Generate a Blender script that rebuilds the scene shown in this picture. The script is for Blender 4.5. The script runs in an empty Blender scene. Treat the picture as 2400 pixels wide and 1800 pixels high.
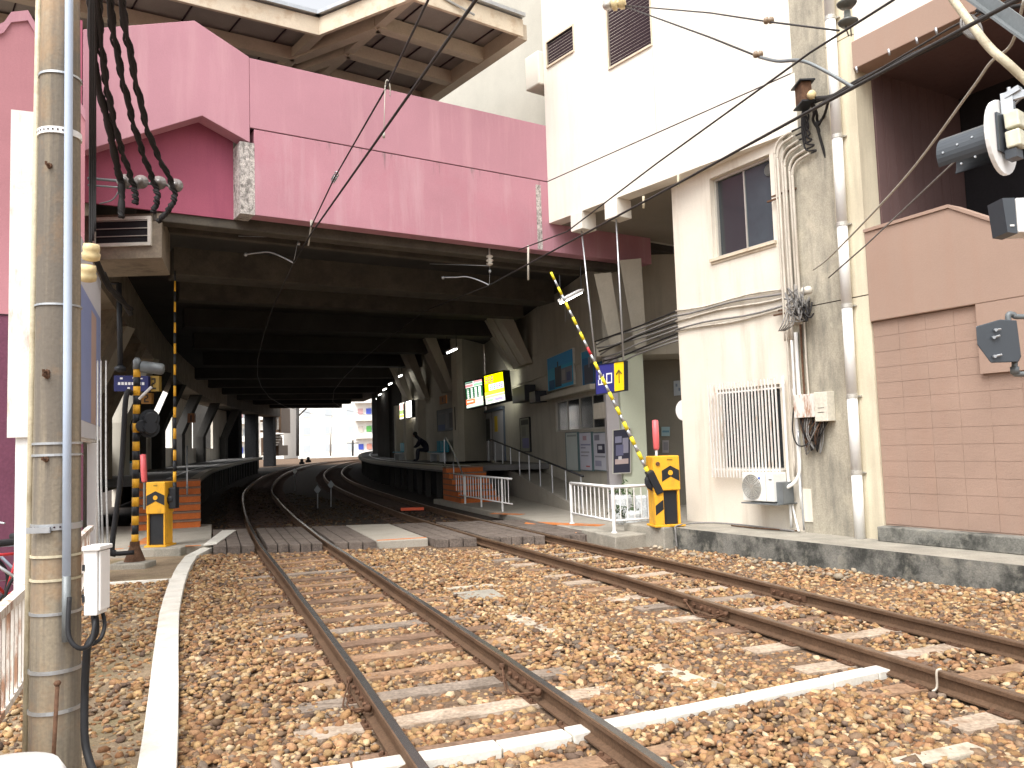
import bpy, math, random
import numpy as np
from mathutils import Vector, Matrix
random.seed(7); rng = np.random.default_rng(11)
R = math.radians
scene = bpy.context.scene
COL = scene.collection

# ------------------------------------------------ camera
PITCH, ROLL, EYE, FR = .0735, .033, 1.55, 1900/2400
cam_d = bpy.data.cameras.new('camera'); cam = bpy.data.objects.new('camera', cam_d); COL.objects.link(cam)
cam_d.sensor_width = 36; cam_d.lens = 36*FR; cam_d.clip_start = .05; cam_d.clip_end = 3000
cam.matrix_world = Matrix.Translation((0, 0, EYE)) @ Matrix.Rotation(R(90)+PITCH, 4, 'X') @ Matrix.Rotation(-ROLL, 4, 'Z')
scene.camera = cam

# ------------------------------------------------ sky, sun, exposure (bright overcast)
SUN_EL, SUN_AZ = R(58), R(205)
world = bpy.data.worlds.new('World'); scene.world = world; world.use_nodes = True
nt = world.node_tree; nt.nodes.clear()
sky = nt.nodes.new('ShaderNodeTexSky'); sky.sky_type = 'NISHITA'; sky.sun_disc = False
sky.sun_elevation = SUN_EL; sky.sun_rotation = SUN_AZ; sky.air_density = 1.0; sky.dust_density = 4.0; sky.ozone_density = 1.0
hs = nt.nodes.new('ShaderNodeHueSaturation'); hs.inputs['Saturation'].default_value = .12
bg = nt.nodes.new('ShaderNodeBackground'); bg.inputs['Strength'].default_value = .15
wo = nt.nodes.new('ShaderNodeOutputWorld')
nt.links.new(sky.outputs[0], hs.inputs['Color']); nt.links.new(hs.outputs[0], bg.inputs[0]); nt.links.new(bg.outputs[0], wo.inputs[0])
sd = bpy.data.lights.new('sun', 'SUN'); sun = bpy.data.objects.new('sun', sd); COL.objects.link(sun)
sd.energy = 1.15; sd.angle = R(45); sd.color = (1, .965, .91)
sdir = Vector((math.sin(SUN_AZ)*math.cos(SUN_EL), math.cos(SUN_AZ)*math.cos(SUN_EL), math.sin(SUN_EL)))
sun.rotation_euler = sdir.to_track_quat('Z', 'Y').to_euler()
scene.view_settings.view_transform = 'Standard'; scene.view_settings.look = 'None'
scene.view_settings.exposure = 1.2; scene.view_settings.gamma = 1; scene.view_settings.use_curve_mapping = False
scene.render.engine = 'CYCLES'
try: scene.cycles.max_bounces = 8; scene.cycles.diffuse_bounces = 5
except Exception: pass

# ------------------------------------------------ measuring helpers: from a measured sight line to a point of the place
def ray(x, y):
    X = (x/2212-.5)/FR; Y = -(y/2212-.375)/FR
    c, s = math.cos(ROLL), math.sin(ROLL); Xl = X*c+Y*s; Yl = -X*s+Y*c
    cp, sp = math.cos(PITCH), math.sin(PITCH)
    return Vector((Xl, cp-Yl*sp, sp+Yl*cp))
EY = Vector((0, 0, EYE))
def at(x, y, Y): d = ray(x, y); return EY+d*(Y/d.y)
def onz(x, y, z): d = ray(x, y); return EY+d*((z-EYE)/d.z)

class Frame:
    """s along, o outwards, z up"""
    def __init__(f, x, y, head, side=-1):
        a = R(head); f.p = Vector((x, y, 0)); f.d = Vector((math.sin(a), math.cos(a), 0))
        f.n = Vector((side*math.cos(a), -side*math.sin(a), 0))
    def __call__(f, s, o, z): v = f.p+f.d*s+f.n*o; return Vector((v.x, v.y, z))
    def hit(f, x, y, o=0):
        d = ray(x, y); q = f.p+f.n*o; t = ((q-EY).dot(f.n))/d.dot(f.n); v = EY+d*t
        return ((v-f.p).dot(f.d), v.z)
FL = Frame(4.2, 11.4, -30)          # lower station wall
FU = Frame(4.35, 11.13, -36.5)      # upper station block
FP = Frame(.85, 15.87, 57, 1)       # pink overpass face
FI = Frame(2.3, 18.5, -12.4)        # wall along the right platform
FW = Frame(0, 0, 0, 1)              # world: s=Y, o=X

def gz(Y):
    t = min(1, max(0, (Y-38)/40)); return .42*t*t*(3-2*t)

# ------------------------------------------------ mesh builder
class MB:
    def __init__(b): b.v = []; b.f = []; b.m = []; b.cur = 0
    def face(b, pts):
        n = len(b.v); b.v += [Vector(p) for p in pts]; b.f.append(tuple(range(n, n+len(pts)))); b.m.append(b.cur); return b
    def hexa(b, c):
        n = len(b.v); b.v += [Vector(p) for p in c]
        for q in ((0,3,2,1),(4,5,6,7),(0,1,5,4),(1,2,6,5),(2,3,7,6),(3,0,4,7)): b.f.append(tuple(n+i for i in q)); b.m.append(b.cur)
        return b
    def box(b, F, s0, s1, o0, o1, z0, z1):
        return b.hexa([F(s0,o0,z0),F(s1,o0,z0),F(s1,o1,z0),F(s0,o1,z0),F(s0,o0,z1),F(s1,o0,z1),F(s1,o1,z1),F(s0,o1,z1)])
    def wbox(b, x0, x1, y0, y1, z0, z1): return b.box(FW, y0, y1, x0, x1, z0, z1)
    def prism(b, top, bot):
        n = len(b.v); k = len(top); b.v += [Vector(p) for p in top]+[Vector(p) for p in bot]
        b.f.append(tuple(range(n, n+k))); b.f.append(tuple(range(n+2*k-1, n+k-1, -1))); b.m += [b.cur]*2
        for i in range(k):
            j = (i+1) % k; b.f.append((n+i, n+k+i, n+k+j, n+j)); b.m.append(b.cur)
        return b
    def poly(b, F, pts, o0, o1):       # outline in the s,z plane of a frame, given depth
        return b.prism([F(s, o1, z) for s, z in pts], [F(s, o0, z) for s, z in pts])
    def flat(b, pts, z0, z1): return b.prism([(p[0], p[1], z1) for p in pts], [(p[0], p[1], z0) for p in pts])
    def tube(b, pts, r, n=8, cap=True):
        pts = [Vector(p) for p in pts]; rr = r if isinstance(r, (list, tuple)) else [r]*len(pts)
        base = len(b.v); up = None
        for i, p in enumerate(pts):
            a = pts[max(i-1, 0)]; c = pts[min(i+1, len(pts)-1)]; t = (c-a).normalized()
            if up is None: up = t.orthogonal().normalized()
            up = (up-t*up.dot(t)).normalized(); w = t.cross(up)
            for k in range(n):
                q = 2*math.pi*k/n; b.v.append(p+up*math.cos(q)*rr[i]+w*math.sin(q)*rr[i])
        for i in range(len(pts)-1):
            for k in range(n):
                k2 = (k+1) % n; b.f.append((base+i*n+k, base+i*n+k2, base+(i+1)*n+k2, base+(i+1)*n+k)); b.m.append(b.cur)
        if cap:
            b.f.append(tuple(base+k for k in range(n-1, -1, -1))); b.f.append(tuple(base+(len(pts)-1)*n+k for k in range(n))); b.m += [b.cur]*2
        return b
    def bar(b, p, q, w, h, up=(0,0,1)):   # rectangular bar between two points
        p = Vector(p); q = Vector(q); t = (q-p).normalized(); u = Vector(up); s = t.cross(u)
        if s.length < 1e-4: s = t.orthogonal()
        s.normalize(); u = s.cross(t).normalized(); s = s*w/2; u = u*h/2
        return b.hexa([p-s-u, p+s-u, q+s-u, q-s-u, p-s+u, p+s+u, q+s+u, q-s+u])
    def lathe(b, c, prof, n=14, axis=(0,0,1)):   # prof: (radius, height along the axis)
        ax = Vector(axis).normalized(); u = ax.orthogonal().normalized(); w = ax.cross(u); c = Vector(c); base = len(b.v)
        for r, h in prof:
            for k in range(n):
                q = 2*math.pi*k/n; b.v.append(c+ax*h+u*math.cos(q)*r+w*math.sin(q)*r)
        for i in range(len(prof)-1):
            for k in range(n):
                k2 = (k+1) % n; b.f.append((base+i*n+k, base+i*n+k2, base+(i+1)*n+k2, base+(i+1)*n+k)); b.m.append(b.cur)
        b.f.append(tuple(base+k for k in range(n-1, -1, -1))); b.f.append(tuple(base+(len(prof)-1)*n+k for k in range(n))); b.m += [b.cur]*2
        return b
    def torus(b, c, Rr, r, axis=(0,0,1), n=20, m=6):
        ax = Vector(axis).normalized(); u = ax.orthogonal().normalized(); w = ax.cross(u); c = Vector(c)
        pts = [c+u*math.cos(2*math.pi*k/n)*Rr+w*math.sin(2*math.pi*k/n)*Rr for k in range(n+1)]
        return b.tube(pts, r, m, False)
ORG = {}
def obj(name, mb, m, parent=None, smooth=False, label=None, bevel=0):
    org = ORG.get(parent.name, Vector((0,0,0))) if parent else None
    if not parent:
        xs = [v.x for v in mb.v]; ys = [v.y for v in mb.v]; zs = [v.z for v in mb.v]
        org = Vector(((min(xs)+max(xs))/2, (min(ys)+max(ys))/2, min(zs)))
    me = bpy.data.meshes.new(name); me.from_pydata([tuple(v-org) for v in mb.v], [], mb.f)
    ms = m if isinstance(m, (list, tuple)) else [m]
    for x in ms: me.materials.append(x)
    if len(ms) > 1: me.polygons.foreach_set('material_index', mb.m)
    if smooth: me.polygons.foreach_set('use_smooth', [True]*len(me.polygons))
    me.validate()
    o = bpy.data.objects.new(name, me); COL.objects.link(o)
    if parent: o.parent = parent
    else: o.location = org
    ORG[o.name] = org
    if label: o['label'] = label
    if bevel:
        mo = o.modifiers.new('bevel', 'BEVEL'); mo.width = bevel; mo.segments = 2; mo.limit_method = 'ANGLE'
    return o
def tag(o, label=None, cat=None, group=None, kind=None):
    if label: o['label'] = label
    if cat: o['category'] = cat
    if group: o['group'] = group
    if kind: o['kind'] = kind
    return o
def thing(name, label, cat, loc, group=None, kind=None):
    o = bpy.data.objects.new(name, None); COL.objects.link(o); o.location = loc; o.empty_display_size = .2
    ORG[o.name] = Vector(loc); return tag(o, label, cat, group, kind)
def copy_thing(root, loc, rz=0, label=None):
    r = root.copy(); COL.objects.link(r); r.location = loc; r.rotation_euler = (0, 0, rz)
    if label: r['label'] = label
    for ch in root.children:
        c = ch.copy(); COL.objects.link(c); c.parent = r
        for g in ch.children:
            d = g.copy(); COL.objects.link(d); d.parent = c
    return r
def sag(a, b, s, n=14):
    a = Vector(a); b = Vector(b)
    return [a.lerp(b, i/n)+Vector((0, 0, -4*s*(i/n)*(1-i/n))) for i in range(n+1)]
def smooth_path(pts, n=6):
    pts = [Vector(p) for p in pts]; out = []
    for i in range(len(pts)-1):
        p0 = pts[max(i-1, 0)]; p1 = pts[i]; p2 = pts[i+1]; p3 = pts[min(i+2, len(pts)-1)]
        for k in range(n):
            t = k/n; out.append(.5*((2*p1)+(p2-p0)*t+(2*p0-5*p1+4*p2-p3)*t*t+(3*p1-p0-3*p2+p3)*t*t*t))
    return out+[pts[-1]]

# ------------------------------------------------ materials
def _n(t, k, **kw):
    n = t.nodes.new(k)
    for a, b in kw.items(): setattr(n, a, b)
    return n
def mat(name, col, rough=.75, var=.18, scale=3., fine=.1, bump=.25, bscale=30., metal=0, dirt=None, dirt_amt=0, dirt_stretch=(2.2, 2.2, .22),
        dirt_scale=1.6, dirt2=None, dirt2_amt=0, dirt2_scale=5., spec=.3, coat=0, emit=None, emit_s=1, trans=0, contrast=.12, dlo=.5):
    m = bpy.data.materials.new(name); m.use_nodes = True; t = m.node_tree; b = t.nodes['Principled BSDF']; L = t.links.new
    b.inputs['Roughness'].default_value = rough; b.inputs['Metallic'].default_value = metal
    b.inputs['Specular IOR Level'].default_value = spec; b.inputs['Coat Weight'].default_value = coat
    geo = _n(t, 'ShaderNodeNewGeometry')
    n1 = _n(t, 'ShaderNodeTexNoise'); n1.inputs['Scale'].default_value = scale; n1.inputs['Detail'].default_value = 6; n1.inputs['Roughness'].default_value = .6
    L(geo.outputs['Position'], n1.inputs['Vector'])
    n2 = _n(t, 'ShaderNodeTexNoise'); n2.inputs['Scale'].default_value = bscale; n2.inputs['Detail'].default_value = 4
    L(geo.outputs['Position'], n2.inputs['Vector'])
    mr = _n(t, 'ShaderNodeMapRange'); mr.inputs['From Min'].default_value = .3; mr.inputs['From Max'].default_value = .7
    mr.inputs['To Min'].default_value = 1-var; mr.inputs['To Max'].default_value = 1+var*.6; L(n1.outputs[0], mr.inputs[0])
    mf = _n(t, 'ShaderNodeMapRange'); mf.inputs['From Min'].default_value = .3; mf.inputs['From Max'].default_value = .7
    mf.inputs['To Min'].default_value = 1-fine; mf.inputs['To Max'].default_value = 1+fine; L(n2.outputs[0], mf.inputs[0])
    mu = _n(t, 'ShaderNodeMath', operation='MULTIPLY'); L(mr.outputs[0], mu.inputs[0]); L(mf.outputs[0], mu.inputs[1])
    vm = _n(t, 'ShaderNodeVectorMath', operation='SCALE'); vm.inputs[0].default_value = col; L(mu.outputs[0], vm.inputs['Scale'])
    cur = vm.outputs[0]
    for dc, da, st, sc, lo in ((dirt, dirt_amt, dirt_stretch, dirt_scale, dlo), (dirt2, dirt2_amt, (1, 1, 1), dirt2_scale, .52)):
        if not dc: continue
        mp = _n(t, 'ShaderNodeMapping'); mp.inputs['Scale'].default_value = st; L(geo.outputs['Position'], mp.inputs[0])
        nd = _n(t, 'ShaderNodeTexNoise'); nd.inputs['Scale'].default_value = sc; nd.inputs['Detail'].default_value = 8; nd.inputs['Roughness'].default_value = .65
        L(mp.outputs[0], nd.inputs['Vector'])
        r = _n(t, 'ShaderNodeMapRange'); r.inputs['From Min'].default_value = lo; r.inputs['From Max'].default_value = lo+contrast
        r.inputs['To Max'].default_value = da; L(nd.outputs[0], r.inputs[0])
        mx = _n(t, 'ShaderNodeMix', data_type='RGBA'); L(r.outputs[0], mx.inputs['Factor']); L(cur, mx.inputs['A']); mx.inputs['B'].default_value = (*dc, 1)
        cur = mx.outputs['Result']
    L(cur, b.inputs['Base Color'])
    if bump:
        bp = _n(t, 'ShaderNodeBump'); bp.inputs['Strength'].default_value = bump; bp.inputs['Distance'].default_value = .01
        L(n2.outputs[0], bp.inputs['Height']); L(bp.outputs[0], b.inputs['Normal'])
    if emit:
        b.inputs['Emission Color'].default_value = (*emit, 1); b.inputs['Emission Strength'].default_value = emit_s
    if trans: b.inputs['Transmission Weight'].default_value = trans
    return m
M = {}
M['cream'] = mat('cream_plaster', (.79, .745, .66), .85, .07, .6, .03, .15, 60, dirt=(.42, .33, .22), dirt_amt=.35, dirt_scale=1.1, contrast=.3)
M['cream_low'] = mat('cream_plaster_dirty', (.76, .70, .60), .85, .09, .9, .04, .2, 60, dirt=(.40, .32, .22), dirt_amt=.5, dirt_scale=1.4, contrast=.25)
M['yellowcream'] = mat('yellowed_plaster', (.68, .61, .46), .85, .1, 1, .05, .2, 60, dirt=(.33, .28, .2), dirt_amt=.6, dirt_scale=1.8, contrast=.3, dlo=.42)
M['stained'] = mat('stained_plaster', (.42, .38, .30), .9, .2, 2, .15, .3, 50, dirt=(.13, .125, .11), dirt_amt=.75, dirt_scale=2.4, dirt_stretch=(2, 2, .4), dirt2=(.62, .55, .42), dirt2_amt=.6, dirt2_scale=2.2, contrast=.25, dlo=.44)
M['pink'] = mat('pink_paint', (.465, .235, .28), .8, .1, .5, .03, .12, 60, dirt=(.58, .34, .37), dirt_amt=.55, dirt_scale=1.5, contrast=.25)
M['pink_low'] = mat('pink_paint_streaked', (.47, .23, .275), .8, .1, .8, .04, .15, 60, dirt=(.58, .40, .43), dirt_amt=.4, dirt_scale=1.8, dirt_stretch=(2.0, 2.0, .2), dirt2=(.47, .17, .22), dirt2_amt=.4, dirt2_scale=1.2, contrast=.22)
def seam_streaks(m, z_top, depth):          # black mould running down from the joint
    t = m.node_tree; L = t.links.new; b = t.nodes['Principled BSDF']; prev = b.inputs['Base Color'].links[0].from_socket
    geo = _n(t, 'ShaderNodeNewGeometry'); mp = _n(t, 'ShaderNodeMapping'); mp.inputs['Scale'].default_value = (5, 5, .5); L(geo.outputs['Position'], mp.inputs[0])
    nz = _n(t, 'ShaderNodeTexNoise'); nz.inputs['Scale'].default_value = 1.6; nz.inputs['Detail'].default_value = 8; nz.inputs['Roughness'].default_value = .7; L(mp.outputs[0], nz.inputs['Vector'])
    sx = _n(t, 'ShaderNodeSeparateXYZ'); L(geo.outputs['Position'], sx.inputs[0])
    hz = _n(t, 'ShaderNodeMapRange'); hz.inputs['From Min'].default_value = z_top-depth; hz.inputs['From Max'].default_value = z_top; hz.inputs['To Min'].default_value = -.12; hz.inputs['To Max'].default_value = .12; L(sx.outputs['Z'], hz.inputs[0])
    ad = _n(t, 'ShaderNodeMath', operation='ADD'); L(nz.outputs[0], ad.inputs[0]); L(hz.outputs[0], ad.inputs[1])
    r = _n(t, 'ShaderNodeMapRange'); r.inputs['From Min'].default_value = .66; r.inputs['From Max'].default_value = .80; r.inputs['To Max'].default_value = .75; L(ad.outputs[0], r.inputs[0])
    mx = _n(t, 'ShaderNodeMix', data_type='RGBA'); L(r.outputs[0], mx.inputs['Factor']); L(prev, mx.inputs['A']); mx.inputs['B'].default_value = (.16, .13, .13, 1); L(mx.outputs['Result'], b.inputs['Base Color'])
seam_streaks(M['pink_low'], 6.73, .55)
M['pink_dark'] = mat('darker_pink', (.38, .10, .155), .8, .12, .8, .05, .15, 60, dirt=(.28, .07, .12), dirt_amt=.5, dirt_scale=2, contrast=.2)  # darker, redder pink for recessed, end and bay panels
M['spall'] = mat('spalled_concrete', (.50, .46, .43), .95, .5, 20, .4, .9, 70, dirt=(.12, .11, .1), dirt_amt=.8, dirt_stretch=(1, 1, .5), dirt_scale=16)
M['black_mould'] = mat('black_mould', (.14, .13, .12), .95, .4, 9, .3, .6, 60)
M['brown'] = mat('brown_paint', (.36, .25, .195), .85, .06, .7, .03, .15, 60, dirt=(.36, .2, .14), dirt_amt=.35, dirt_scale=1.2, contrast=.3)
M['brick'] = mat('brown_painted_block', (.35, .242, .188), .85, .09, 1.5, .06, .35, 80, dirt=(.36, .2, .14), dirt_amt=.3, contrast=.3)
M['brown_dk'] = mat('purple_brown_board', (.16, .10, .095), .8, .15, 1, .05, .2, 60, dirt=(.12, .065, .06), dirt_amt=.6, dirt_scale=3, dirt_stretch=(4, 4, .06), contrast=.25)
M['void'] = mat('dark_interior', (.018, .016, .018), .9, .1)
M['deck'] = mat('dark_concrete', (.05, .047, .043), .9, .25, 1.2, .1, .3, 30, dirt=(.05, .045, .04), dirt_amt=.75, dirt_stretch=(1, 1, 1), dirt_scale=1.4, contrast=.15)  # darker concrete, also for the deeper beams and columns
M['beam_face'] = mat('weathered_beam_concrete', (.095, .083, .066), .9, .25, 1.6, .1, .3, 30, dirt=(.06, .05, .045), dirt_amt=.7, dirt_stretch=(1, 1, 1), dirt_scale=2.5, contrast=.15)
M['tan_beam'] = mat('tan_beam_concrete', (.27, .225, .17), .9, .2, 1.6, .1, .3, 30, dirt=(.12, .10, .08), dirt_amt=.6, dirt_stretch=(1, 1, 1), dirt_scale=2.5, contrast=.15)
M['soot'] = mat('soot_patch', (.02, .02, .022), .95, .3, 8)
M['interior'] = mat('dull_hall_plaster', (.50, .465, .39), .85, .12, 1, .05, .15, 40, dirt=(.22, .2, .16), dirt_amt=.4, contrast=.3)
M['green_wall'] = mat('pale_green_plaster', (.52, .55, .43), .8, .06, 1, .03, .1, 40)
M['grey_wall'] = mat('grey_brown_wall', (.26, .24, .20), .85, .1, 1, .05)
M['concrete'] = mat('path_concrete', (.38, .345, .29), .9, .2, 2, .12, .4, 60, dirt=(.2, .18, .15), dirt_amt=.5, dirt_stretch=(1, 1, 1), dirt_scale=2, contrast=.25)
M['kerb'] = mat('kerb_top_concrete', (.33, .305, .255), .92, .25, 3, .15, .5, 60, dirt=(.15, .145, .13), dirt_amt=.5, dirt_stretch=(1, 1, 1), dirt_scale=2.5, contrast=.25)
M['kerb_face'] = mat('mossy_kerb_concrete', (.185, .18, .16), .95, .35, 2.5, .2, .6, 50, dirt=(.022, .024, .022), dirt_amt=.78, dirt_stretch=(1, 1, .8), dirt_scale=2.6, dirt2=(.28, .265, .22), dirt2_amt=.6, dirt2_scale=5, contrast=.13, dlo=.45)
M['platform'] = mat('platform_asphalt', (.16, .155, .15), .85, .15, 3, .1, .3, 60)
M['trough'] = mat('white_trough_concrete', (.70, .67, .60), .85, .1, 3, .06, .3, 60, dirt=(.42, .37, .29), dirt_amt=.65, dirt_stretch=(1, 1, 1), dirt_scale=4, contrast=.25)
M['orange'] = mat('orange_floor_paint', (.62, .20, .05), .7, .25, 4, .15, .2, 60, dirt=(.3, .25, .2), dirt_amt=.6, dirt_stretch=(1, 1, 1), dirt_scale=4)
M['orange_step'] = mat('orange_step_paint', (.52, .13, .025), .6, .15, 4)
M['step_dark'] = mat('worn_step_tread', (.22, .14, .10), .85, .2, 6)
M['rail_side'] = mat('rusty_rail', (.135, .08, .048), .75, .25, 5, .2, .3, 60, metal=.25, dirt=(.08, .045, .03), dirt_amt=.6, dirt_stretch=(1, 1, 1), dirt_scale=3, contrast=.3)
M['rail_top'] = mat('polished_rail_top', (.55, .53, .50), .22, .1, 5, .04, 0, 60, metal=.9)
M['rust_top'] = mat('browned_rail_top', (.24, .165, .115), .45, .2, 5, .1, .03, 60, metal=.6)
M['rust'] = mat('red_rust', (.14, .075, .045), .9, .4, 12, .2, .5, 60, metal=.2)
def wood(name, c1, c2, c3):
    m = mat(name, c1, .9, .35, 4, .3, .6, 40, dirt=c2, dirt_amt=.8, dirt_stretch=(1.2, 5, 5), dirt_scale=4, dirt2=c3, dirt2_amt=.7, dirt2_scale=3, contrast=.2); return m
M['wood_brown'] = wood('brown_sleeper_wood', (.21, .13, .085), (.10, .065, .045), (.30, .2, .13))
M['wood_grey'] = wood('grey_sleeper_wood', (.27, .215, .17), (.13, .095, .07), (.36, .27, .2))
M['wood_pale'] = wood('pale_sleeper_wood', (.41, .32, .24), (.24, .15, .09), (.6, .52, .44))
M['wood_orange'] = wood('orange_sleeper_wood', (.31, .19, .115), (.15, .085, .05), (.42, .31, .21))
M['plank'] = wood('crossing_plank', (.155, .125, .105), (.08, .06, .05), (.21, .17, .14))
M['sleeper_dark'] = mat('dark_sleeper_wood', (.08, .05, .04), .9, .3, 8)
M['ballast_bed'] = mat('ballast_fines', (.17, .11, .07), .95, .35, 9, .3, .9, 90, dirt=(.07, .045, .03), dirt_amt=.8, dirt_stretch=(1, 1, 1), dirt_scale=14, contrast=.2)
M['dark_bed'] = mat('dark_track_bed', (.05, .038, .03), .95, .35, 9, .3, .6, 90)
M['soil'] = mat('gritty_soil', (.27, .20, .13), .95, .3, 3, .3, .9, 90, dirt=(.15, .14, .06), dirt_amt=.55, dirt_stretch=(1, 1, 1), dirt_scale=1.6, dirt2=(.33, .27, .19), dirt2_amt=.6, dirt2_scale=22, contrast=.2)
M['pole'] = mat('weathered_pole_concrete', (.285, .24, .175), .85, .12, 2, .14, .25, 60, dirt=(.125, .11, .095), dirt_amt=.8, dirt_stretch=(5.5, 5.5, .22), dirt_scale=1.5, dirt2=(.36, .21, .10), dirt2_amt=.5, dirt2_scale=2.2, contrast=.16, dlo=.405)
M['white'] = mat('white_paint', (.80, .79, .77), .5, .05, 3, .02, .05)
M['white_lightrust'] = mat('lightly_rusted_white_paint', (.76, .73, .69), .6, .08, 3, .04, .2, 60, dirt=(.45, .28, .16), dirt_amt=.7, dirt_stretch=(3, 3, .7), dirt_scale=3, contrast=.12, dlo=.56)
M['white_rust'] = mat('rust_bitten_white_paint', (.74, .70, .64), .6, .08, 3, .04, .2, 60, dirt=(.33, .14, .06), dirt_amt=.85, dirt_stretch=(3, 3, .7), dirt_scale=4, contrast=.1)
M['galv'] = mat('galvanised_steel', (.50, .52, .54), .4, .12, 8, .05, .05, 60, metal=.8)
M['steel_grey'] = mat('grey_steel', (.20, .215, .22), .5, .15, 4, .05, .05, 60, metal=.4)
M['steel_cream'] = mat('creamy_steel_tube', (.56, .50, .36), .5, .2, 4, .08, .1, 60, dirt=(.3, .24, .15), dirt_amt=.5, dirt_stretch=(1, 1, 1), dirt_scale=6)
M['pvc'] = mat('white_pvc', (.80, .79, .76), .4, .05, 2, .02, .03, 60, dirt=(.55, .5, .4), dirt_amt=.3, contrast=.3)
M['blue_pvc'] = mat('pale_blue_conduit', (.46, .54, .66), .4, .06, 2, .02, .03)
M['conduit'] = mat('cream_conduit', (.58, .53, .45), .5, .15, 4, .08, .1, 60, dirt=(.3, .24, .18), dirt_amt=.5, dirt_scale=3)
M['black'] = mat('black_rubber', (.018, .018, .02), .6, .2, 8, .1, .1)
M['cable'] = mat('black_cable', (.022, .02, .02), .7, .2, 20, .1, .2)
M['cable_grey'] = mat('grey_cable', (.22, .21, .20), .7, .2, 20)
M['wire'] = mat('dark_wire', (.055, .05, .048), .55, .1, 8, metal=.4)
M['wire_pale'] = mat('pale_wire', (.45, .42, .36), .55, .1, 8)
M['yellow'] = mat('warning_yellow', (.80, .41, .03), .5, .1, 3, .04, .08, 60, dirt=(.30, .17, .05), dirt_amt=.5, dirt_stretch=(3, 3, 1), dirt_scale=4, contrast=.2, dlo=.52)
M['yellow_arm'] = mat('arm_yellow', (.85, .70, .04), .45, .05, 3, .03, .05)
M['mblack'] = mat('machine_black', (.02, .022, .026), .45, .1, 5, .03, .05)
M['gloss_black'] = mat('signal_black', (.05, .058, .068), .38, .06, 5, .02, .02, spec=.5)
M['red'] = mat('red_plastic', (.62, .05, .06), .4, .08, 3, .02, .02)
M['glass'] = mat('dark_window_glass', (.025, .03, .035), .06, .1, 1, 0, 0, spec=.6)
M['glass_blue'] = mat('bluish_window_glass', (.035, .05, .06), .12, .5, .9, 0, 0, spec=.6)
M['alu'] = mat('window_aluminium', (.55, .53, .48), .45, .06, 3, .02, .02, metal=.5)
M['porcelain'] = mat('porcelain', (.62, .58, .50), .25, .1, 8, .02, .02, coat=.5)
M['dark_porcelain'] = mat('dark_porcelain', (.09, .095, .085), .3, .1, 8, .02, .02, coat=.5)
M['yel_porcelain'] = mat('aged_cream_insulator', (.68, .55, .30), .4, .25, 12, .1, .1)
M['green_metal'] = mat('ac_grille_shadow', (.30, .30, .28), .6, .1, 6)
M['ac'] = mat('ac_white_casing', (.78, .77, .72), .45, .05, 3, .02, .02)
M['roof_panel'] = mat('grey_brown_soffit', (.30, .27, .245), .8, .15, 1.5, .05, .1)
M['eave'] = mat('cream_eave_paint', (.66, .57, .44), .7, .12, 2, .06, .1, 60, dirt=(.4, .25, .13), dirt_amt=.4, dirt_stretch=(1, 1, 1), dirt_scale=3)
M['beam_paint'] = mat('tan_beam_paint', (.48, .41, .32), .7, .12, 2, .06, .1)
M['seam'] = mat('seam_black', (.03, .015, .02), .9, .1)
M['blue_seat'] = mat('turquoise_seat', (.02, .30, .42), .4, .06)
M['navy'] = mat('sign_navy', (.035, .04, .22), .4, .05)
M['sign_yellow'] = mat('sign_yellow', (.90, .62, .02), .4, .05)
M['tube_light'] = mat('lit_tube', (.9, .9, .9), .4, 0, emit=(1, .98, .92), emit_s=6)
def flatcol(name, c, emit=0):
    return mat(name, c, .5, .04, 3, .02, .0, emit=c if emit else None, emit_s=emit)
# ================================================= THE SETTING: sky dome is the world; ground
T1 = [(.85,2),(.48,3),(.10,4),(-.28,5),(-.66,6),(-1.05,7),(-1.44,8),(-1.84,9),(-2.23,10),(-3.03,12),(-3.83,14),(-4.58,16),(-5.32,18),(-6.04,20),(-7.44,24),(-8.8,28),(-10.1,32),(-11.85,38),(-13.7,45),(-15.25,52),(-16.6,60),(-17.4,68),(-17.6,75),(-17.0,86),(-14.5,100),(-9.5,116)]
T2 = [(4.5,2),(4.14,3),(3.77,4),(3.4,5),(3.04,6),(2.67,7),(2.30,8),(1.94,9),(1.56,10),(.74,12),(-.10,14),(-.89,16),(-1.64,18),(-2.37,20),(-3.72,24),(-5.02,28),(-6.27,32),(-8.05,38),(-9.95,45),(-11.6,52),(-13.0,60),(-13.85,68),(-14.15,75),(-13.6,86),(-11.1,100),(-6.1,116)]
def path(C):
    Y = np.array([p[1] for p in C], float); X = np.array([p[0] for p in C], float)
    for _ in range(2): X[1:-1] = .25*X[:-2]+.5*X[1:-1]+.25*X[2:] if False else X[1:-1]
    pts = smooth_path([(x, y, 0) for x, y in zip(X, Y)], 6)
    return np.array([(p.x, p.y) for p in pts])
PT1, PT2 = path(T1), path(T2)
def off(P, d):       # offset to the right of the running direction
    g = np.gradient(P, axis=0); g /= np.linalg.norm(g, axis=1)[:, None]
    return P+np.stack([g[:, 1], -g[:, 0]], 1)*d
def xat(P, Y): return float(np.interp(Y, P[:, 1], P[:, 0]))

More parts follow.
